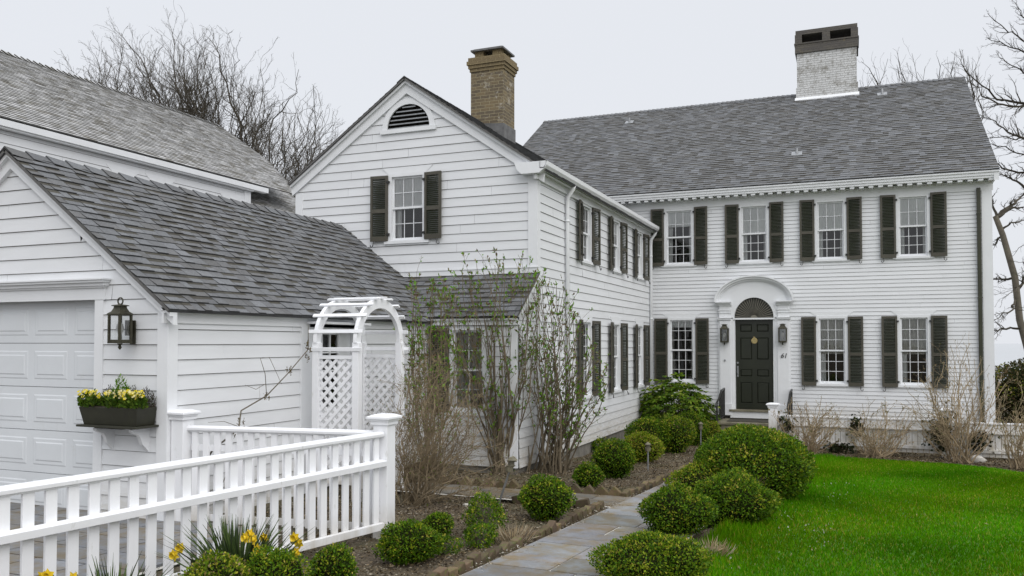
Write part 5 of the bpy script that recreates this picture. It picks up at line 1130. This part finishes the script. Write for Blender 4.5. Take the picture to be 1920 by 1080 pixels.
# ------------------------------------------------------------------ daffodils
def daffodil_clump(label, c, n, spread, hgt, seed, flowers):
    rs_ = np.random.default_rng(seed); th = thing('daffodil_clump', label, 'daffodils', c); c = np.array(c, float); V = []; Fq = []; C = []
    for i in range(n):
        a = rs_.uniform(0, 6.28); rr = rs_.uniform(0, .07)*3; b = c+V3(math.cos(a)*rr*spread*2.2, math.sin(a)*rr*spread, -.02); lean = rs_.uniform(.05, .75)*spread*1.7; h = hgt*rs_.uniform(.6, 1.1)
        d = V3(math.cos(a), math.sin(a), 0); s_ = V3(-math.sin(a), math.cos(a), 0)*.5+RNG.normal(size=3)*.4; s_[2] = 0; s_ /= np.linalg.norm(s_); w_ = rs_.uniform(.005, .009); col = np.array([(.045, .075, .022), (.075, .115, .030), (.025, .038, .016)][rs_.integers(3)])*rs_.uniform(.8, 1.2); k = len(V)
        for j in range(6):
            q = j/5; p = b+d*lean*q**1.8+V3(0, 0, h*(q-.18*q**3*lean)); ww = w_*(1-.9*q**4); V += [p-s_*ww, p+s_*ww]; C += [col, col]
        for j in range(5): Fq.append((k+2*j, k+2*j+1, k+2*j+3, k+2*j+2))
    npmesh('leaves', np.array(V), np.array(Fq), np.array(C), M['leaf'], th)
    for f in flowers:
        f = np.array(f, float); t = MB(); base = c+V3((f[0]-c[0])*.3, (f[1]-c[1])*.3, 0); t.tube([base, base*.4+f*.6+V3(0, 0, .05), f+V3(.0, .02, .015), f], [.004, .0035, .003, .003], 5); st_ = build('flower_stalk', t, M['stalk'], th)
        nrm = V3(rs_.uniform(-.6, .6), -1, rs_.uniform(-.2, .3)); nrm /= np.linalg.norm(nrm); e1 = np.cross(nrm, (0, 0, 1)); e1 /= np.linalg.norm(e1); e2 = np.cross(nrm, e1); t = MB(); ph = rs_.uniform(0, 6)
        for k in range(6):
            a = ph+k*math.pi/3; d = e1*math.cos(a)+e2*math.sin(a); s_ = -e1*math.sin(a)+e2*math.cos(a); R_ = .043
            t.face([tuple(f), tuple(f+d*R_*.5+s_*R_*.36+nrm*.004), tuple(f+d*R_+nrm*.002*k), tuple(f+d*R_*.5-s_*R_*.36+nrm*.006)])
        for j in range(3):
            r0, r1 = (.008, .014, .016, .022)[j:j+2]; h0, h1 = (0, .012, .024, .030)[j:j+2]
            for k in range(10):
                a0, a1 = 2*math.pi*k/10, 2*math.pi*(k+1)/10; q = lambda a, r, h: tuple(f+e1*r*math.cos(a)+e2*r*math.sin(a)+nrm*h); t.face([q(a0, r0, h0), q(a1, r0, h0), q(a1, r1, h1), q(a0, r1, h1)])
        build('flower', t, M['daffodil'], th, recalc=False)
M['daffodil'] = mat('daffodil_yellow', (.68, .50, .02), .6, .08, 30); M['stalk'] = mat('green_stalk', (.08, .12, .03), .6, .2, 9)
def dp(px, py, dd): return at(px, py, dd)
dd0 = 5.55; c = at(448, 1078, dd0); c[2] = g(c[0], c[1])+.0
daffodil_clump('clump of dark strap leaves with yellow daffodils before the picket fence', c, 420, .36, .56, 3, [at(x, y, dd0+e) for x, y, e in ((327, 1040, -.1), (338, 1028, -.05), (462, 1008, -.2), (478, 1012, -.15), (470, 1002, -.1), (485, 1030, -.2), (497, 1008, .15), (553, 1008, .1), (562, 1018, .1), (556, 1036, .05))])
c2 = at(215, 1190, 4.7); c2[2] = g(c2[0], c2[1])
daffodil_clump('sparser daffodil clump low at the bottom left before the picket fence', c2, 150, .28, .47, 4, [at(x, y, 4.6) for x, y in ((82, 1082), (90, 1080), (139, 1084))])
# ------------------------------------------------------------------ flower box on the garage
bx0, bx1 = -7.33, -6.55; bz = -.83; fb = thing('window_box', 'dark planter box on white brackets beside the garage door', 'planter', (-6.95, 6.4, bz))
t = MB(); y0, y1 = YF-.30, YF-.03; zt = bz+.20
def frus(t, x0, x1, y0, y1, z0, z1, s): t.hexa([(x0+s, y0+s, z0), (x1-s, y0+s, z0), (x1-s, y1, z0), (x0+s, y1, z0), (x0, y0, z1), (x1, y0, z1), (x1, y1, z1), (x0, y1, z1)])
frus(t, bx0, bx1, y0, y1, bz, zt-.02, .035); build('trough', t, M['planter'], fb, bevel=.006)
t = MB(); frus(t, bx0+.015, bx1-.015, y0+.015, y1-.01, zt-.03, zt-.012, 0); build('soil', t, M['soil'], fb)
t = MB(); t.box(bx0-.01, bx1+.02, y0-.02, YF-.015, bz-.022, bz); t.box(bx0+.2, bx1-.2, y0+.02, YF-.02, bz-.035, bz-.023); build('shelf', t, M['planter'], fb, bevel=.003)
for x in (bx0+.16, bx1-.14):
    t = MB(); FB = lambda a, d, z, x=x: (x+d, YF-a, z)
    prf = [(.0, bz-.036), (.24, bz-.036), (.24, bz-.06), (.20, bz-.085), (.15, bz-.10), (.125, bz-.135), (.10, bz-.20), (.06, bz-.235), (.03, bz-.27), (0, bz-.29)]
    t.prism(FB, prf, -.022, .022); build('bracket', t, M['trim'], fb, bevel=.002)
def tuft(name, label, c, n, h, w, cols, leaf, seed, flowers=None, fcol=None, grp=None, asp=.3, cat='plant', up=1.2):
    rs_ = np.random.default_rng(seed); th = thing(name, label, cat, c, grp); c = np.array(c, float); a = rs_.uniform(0, 6.28, n); q = rs_.random(n)**.6; P = c+np.stack([np.cos(a)*w*q, np.sin(a)*w*q*.8, rs_.random(n)*h*(1.05-q*.6)], 1)
    D = np.stack([np.cos(a), np.sin(a), np.full(n, up)], 1)+rs_.normal(size=(n, 3))*.5; L = rs_.uniform(.6, 1.3, n)*leaf; V, Fq, C = leafdata(P, D, L, L*asp, pal(n, cols, None, .25)); npmesh('foliage', V, Fq, C, M['leaf'], th)
    if flowers:
        Ps = []; Ds = []
        for k in range(flowers):
            a_ = rs_.uniform(0, 6.28); r_ = rs_.uniform(.1, 1)*w; p = c+V3(math.cos(a_)*r_, math.sin(a_)*r_*.8-.02, h*rs_.uniform(.65, 1.05)); nr = V3(rs_.normal()*.4, -.8, .6); e1 = np.cross(nr, (0, 0, 1)); e1 /= np.linalg.norm(e1); e2 = np.cross(nr/np.linalg.norm(nr), e1)
            for j in range(6): Ps.append(p); Ds.append(e1*math.cos(j*1.047)+e2*math.sin(j*1.047))
        n2 = len(Ps); L = np.full(n2, .023); V, Fq, C = leafdata(np.array(Ps), np.array(Ds), L, L*.9, pal(n2, fcol, None, .12)); npmesh('flowers', V, Fq, C, M['petal'], th)
GL = [(.07, .14, .012), (.11, .17, .02), (.04, .08, .01)]; YF_ = [(.80, .66, .03), (.82, .72, .12), (.85, .80, .42)]
for i, (fx, fy, lb) in enumerate(((.05, -.04, 'leftmost yellow primrose spilling over the left end of the planter box'), (.17, -.06, 'yellow primrose second from the left end of the planter box'), (.30, .04, 'upright yellow primrose left of the tall green fern'), (.47, -.06, 'pale cream primrose below the tall green fern'),
                                  (.58, 0, 'yellow primrose in the middle right of the planter box'), (.66, -.06, 'deep yellow primrose at the front right of the planter box'), (.75, -.05, 'rightmost yellow primrose over the planter box corner'))):
    tuft('primrose', lb, (bx0+fx, YF-.20+fy, zt-.03), 300, .17, .085, GL, .040, 200+i, 15, YF_ if i != 3 else [(.75, .72, .5), (.7, .6, .2)], asp=.6, cat='primrose')
tuft('fern', 'tall bright green feathery fern in the middle of the planter box', (bx0+.40, YF-.14, zt-.03), 800, .33, .10, [(.09, .20, .012), (.13, .24, .02)], .035, 220, asp=.3, cat='fern', up=1.5)
for fx, s_, lb in ((.20, 1, 'dark heather sprig at the left of the planter box'), (.52, 2, 'dusky heather right of the tall fern'), (.70, 3, 'dark bushy heather at the right end of the planter box')):
    tuft('heather', lb, (bx0+fx, YF-.10, zt-.03), 900, .22, .10, [(.06, .05, .04), (.09, .06, .06), (.04, .06, .02)], .022, 230+s_, asp=.3, cat='heather', up=2)
# ------------------------------------------------------------------ path lights
def path_light(label, px, ybase, ytop, lean=0, tiers=3):
    p = gnd(px, ybase); d0 = float(p@_fw); h = (ybase-ytop)*d0/F_; th = thing('garden_light', label, 'garden light', p); top = p+V3(lean*h, 0, h); ax = (top-p)/np.linalg.norm(top-p)
    t = MB(); t.tube([p-ax*.05, p+ax*h*.72], .013, 8, True); build('pole', t, M['metal'], th)
    t = MB(); b = p+ax*h*.68; s = h*.24
    for r_, z0, z1, r2 in ((.10, .92, 1.0, .02), (.22, .75, .92, .10), (.20, .66, .69, .20), (.17, .36, .40, .19), (.15, .30, .36, .15)):
        t.lathe(tuple(b+ax*0+V3(lean*s*z0, 0, 0)), [(r_*s*2.0, z0*s*1.25), (r2*s*2.0, z1*s*1.25)], 14)
    t.lathe(tuple(b), [(.04, 0), (.05, s*.42)], 10); build('tiered_head', t, M['head'], th, smooth=False)
    t = MB(); t.lathe(tuple(b+V3(lean*s*.5, 0, 0)), [(s*.26, s*.48), (s*.26, s*.82)], 12); build('lens', t, M['lens'], th)
M['head'] = mat('weathered_light_head', (.16, .145, .10), .7, .35, 20, dirt=(.10, .12, .03)); M['lens'] = mat('dirty_lens', (.12, .11, .08), .4, .2, 9)
path_light('tilted tiered garden light in front of the lilac stems', 934, 948, 848, .35); path_light('pale garden light with a grey pole beside the boxwood row', 1215, 884, 828); path_light('farthest garden light between the dark boxwood and the bright mound', 1314, 838, 790)
# ------------------------------------------------------------------ loose litter, stones, dry grass
def scatter(name, label, n, poly, cols, L0, flat=.25, dz=.02, w=None, cat='leaf litter', asp=.35, avoid=True, up=0):
    P = np.array(poly); X = RNG.uniform(P[:, 0].min(), P[:, 0].max(), n*3); Y = RNG.uniform(P[:, 1].min(), P[:, 1].max(), n*3); k = inpoly(poly, X, Y)
    if avoid: q = (X-A_[0])*nP[0]+(Y-A_[1])*nP[1]; k &= ((q < -.06) | (q > PW+.04)); k &= ~((Y > y0_-.04) & (Y < y1_+.04) & (X < sx)); k &= ~inpoly(LAWN, X, Y)
    X, Y = X[k][:n], Y[k][:n]; n = len(X); Z = np.array([gz(a, b) for a, b in zip(X, Y)])+dz*RNG.random(n)
    D = RNG.normal(size=(n, 3)); D[:, 2] *= flat; D[:, 2] += up; L = RNG.uniform(.4, 1.5, n)*L0; V, Fq, C = leafdata(np.stack([X, Y, Z], 1), D, L, L*asp, pal(n, cols, w, .3))
    return tag(npmesh(name, V, Fq, C, M['petal']), label, cat, kind='stuff')
MU = [(.055, .04, .025), (.16, .12, .07), (.28, .22, .14), (.40, .36, .29), (.03, .022, .015)]
NEAR = [(-6.2, 12.05), (-6.2, 7.2), (-4.9, 7.1), (-4.3, 2.5), (-.9, 2.5), (-.5, 20), (-1.5, 21.3), (-4.9, 21.3), (-4.9, 12.05)]
scatter('mulch', 'brown shredded mulch and dead leaves covering the garden beds', 90000, NEAR, MU, .028, w=[.24, .26, .24, .14, .12])
scatter('path_litter', 'pale leaf bits and grit drifted along the edges of the flagstone path', 3500, [tuple(A_-nP*.10), tuple(A_+nP*.10), tuple(A_+dP*LP+nP*.10), tuple(A_+dP*LP-nP*.1)], [(.4, .36, .28), (.25, .2, .13), (.55, .52, .46)], .022, dz=.05, avoid=False)
scatter('mulch', 'leaf litter in the strip between the lawn and the board fence', 22000, [(-1.3, 16.0), (5.5, 15.5), (5.5, 21.2), (-1.4, 21.2)], MU, .045, w=[.25, .3, .25, .08, .12])
b_ = []
for k_, (cx_, cy_, n_) in enumerate(((1215, 905, 60),)): pass
scatter('clover', 'tiny pale seed heads dotting the left part of the front lawn', 900, [tuple(gnd(*p)[:2]) for p in ((1500, 930), (1620, 880), (1560, 1000), (1540, 1120), (1340, 1120), (1390, 1010))], [(.6, .6, .5), (.7, .7, .62), (.5, .45, .25)], .022, flat=1, dz=.05, cat='seed heads', avoid=False, asp=.6)
scatter('fallen_leaves', 'scattered dead grass and leaf bits on the lawn', 1500, [(-1, 6.5), (4.5, 7.5), (4.5, 16), (0, 16)], [(.30, .26, .08), (.40, .34, .2)], .035, flat=.4, dz=.045, cat='leaf bits', avoid=False, asp=.2)
# dry grass tufts
for px, py, lb in ((715, 985, 'dry straw grass tuft between the fence post and the small boxwood'), (1330, 1035, 'dry straw grass tuft at the lawn edge near the closest boxwood'), (1400, 935, 'bare twiggy straw patch on the front of the boxwood by the lawn'), (960, 1005, 'dead grass clump right of the straggly boxwood')):
    p = gnd(px, py+14); tuft('dry_grass', lb, V3(p[0], p[1], p[2]+(.25 if py == 935 else 0)), 260, .07, .16, [(.36, .28, .17), (.26, .19, .11), (.42, .36, .26)], .14, px, asp=.05, cat='dry grass', up=1.3)
# white pebbles at the lawn edge and bed
def stone(label, px, py, r):
    p = gnd(px, py); t = MB(); rs_ = random.Random(px); n0 = 0
    for i in range(7):
        a = -math.pi/2+math.pi*i/6
        for q in range(9): b = 2*math.pi*q/9; k = r*rs_.uniform(.85, 1.1); t.v.append((p[0]+k*math.cos(a)*math.cos(b)*1.3, p[1]+k*math.cos(a)*math.sin(b), p[2]+r*.3+k*.6*math.sin(a)))
    for i in range(6):
        for q in range(9): q2 = (q+1) % 9; t.f.append((i*9+q, i*9+q2, (i+1)*9+q2, (i+1)*9+q)); t.t.append((1, 1, 1))
    tag(build('stone', t, M['stone_pale'], smooth=True), label, 'stone')
M['stone_pale'] = mat('pale_stone', (.5, .48, .44), .8, .2, 9, bmp=.3)
stone('pale stone lying at the lawn edge below the tallest dry hydrangea', 1830, 866, .14); stone('small white quartz stone left of the straggly boxwood', 876, 950, .045)
# ------------------------------------------------------------------ WORLD, SUN, CAMERA
w = bpy.data.worlds.new('World'); SC.world = w; w.use_nodes = True; nt = w.node_tree; bg = nt.nodes['Background']
SUN_EL, SUN_AZ = math.radians(44), math.radians(128)     # azimuth clockwise from +Y
sk = N(nt, 'ShaderNodeTexSky', sky_type='NISHITA', sun_disc=False, sun_elevation=SUN_EL, sun_rotation=SUN_AZ, air_density=1.0, dust_density=6.0)
tc = N(nt, 'ShaderNodeTexCoord'); sp = N(nt, 'ShaderNodeSeparateXYZ'); nt.links.new(tc.outputs['Generated'], sp.inputs[0])
cl = ramp(nt, sp.outputs[2], [(.0, (.550, .566, .598)), (.40, (.550, .566, .598)), (.62, (.80, .83, .88)), (1.0, (1.0, 1.02, 1.06))])
sc_ = N(nt, 'ShaderNodeVectorMath', operation='SCALE'); sc_.inputs['Scale'].default_value = 13.2; nt.links.new(cl, sc_.inputs[0])
mixn = mixc(nt, .93, sk.outputs[0], sc_.outputs[0]); nt.links.new(mixn, bg.inputs[0]); bg.inputs[1].default_value = .10
sl = bpy.data.lights.new('sun', 'SUN'); sl.energy = 1.5; sl.angle = math.radians(70); sl.color = (1, .97, .93); so = bpy.data.objects.new('sun', sl); COL.objects.link(so)
dv = Vector((math.sin(SUN_AZ)*math.cos(SUN_EL), math.cos(SUN_AZ)*math.cos(SUN_EL), math.sin(SUN_EL))); so.rotation_euler = dv.to_track_quat('Z', 'Y').to_euler(); so.location = (0, 0, 20)
ca = bpy.data.cameras.new('camera'); co = bpy.data.objects.new('camera', ca); COL.objects.link(co); co.location = (0, 0, 0); co.rotation_euler = (math.pi/2+PIT, 0, YAW)
ca.sensor_width = 36; ca.lens = F_/1920*36; ca.shift_y = SH/1920; ca.clip_start = .05; ca.clip_end = 6000; SC.camera = co
SC.view_settings.view_transform = 'Standard'; SC.view_settings.look = 'None'; SC.view_settings.exposure = .20; SC.view_settings.gamma = 1
SC.render.resolution_x = 1024; SC.render.resolution_y = 576
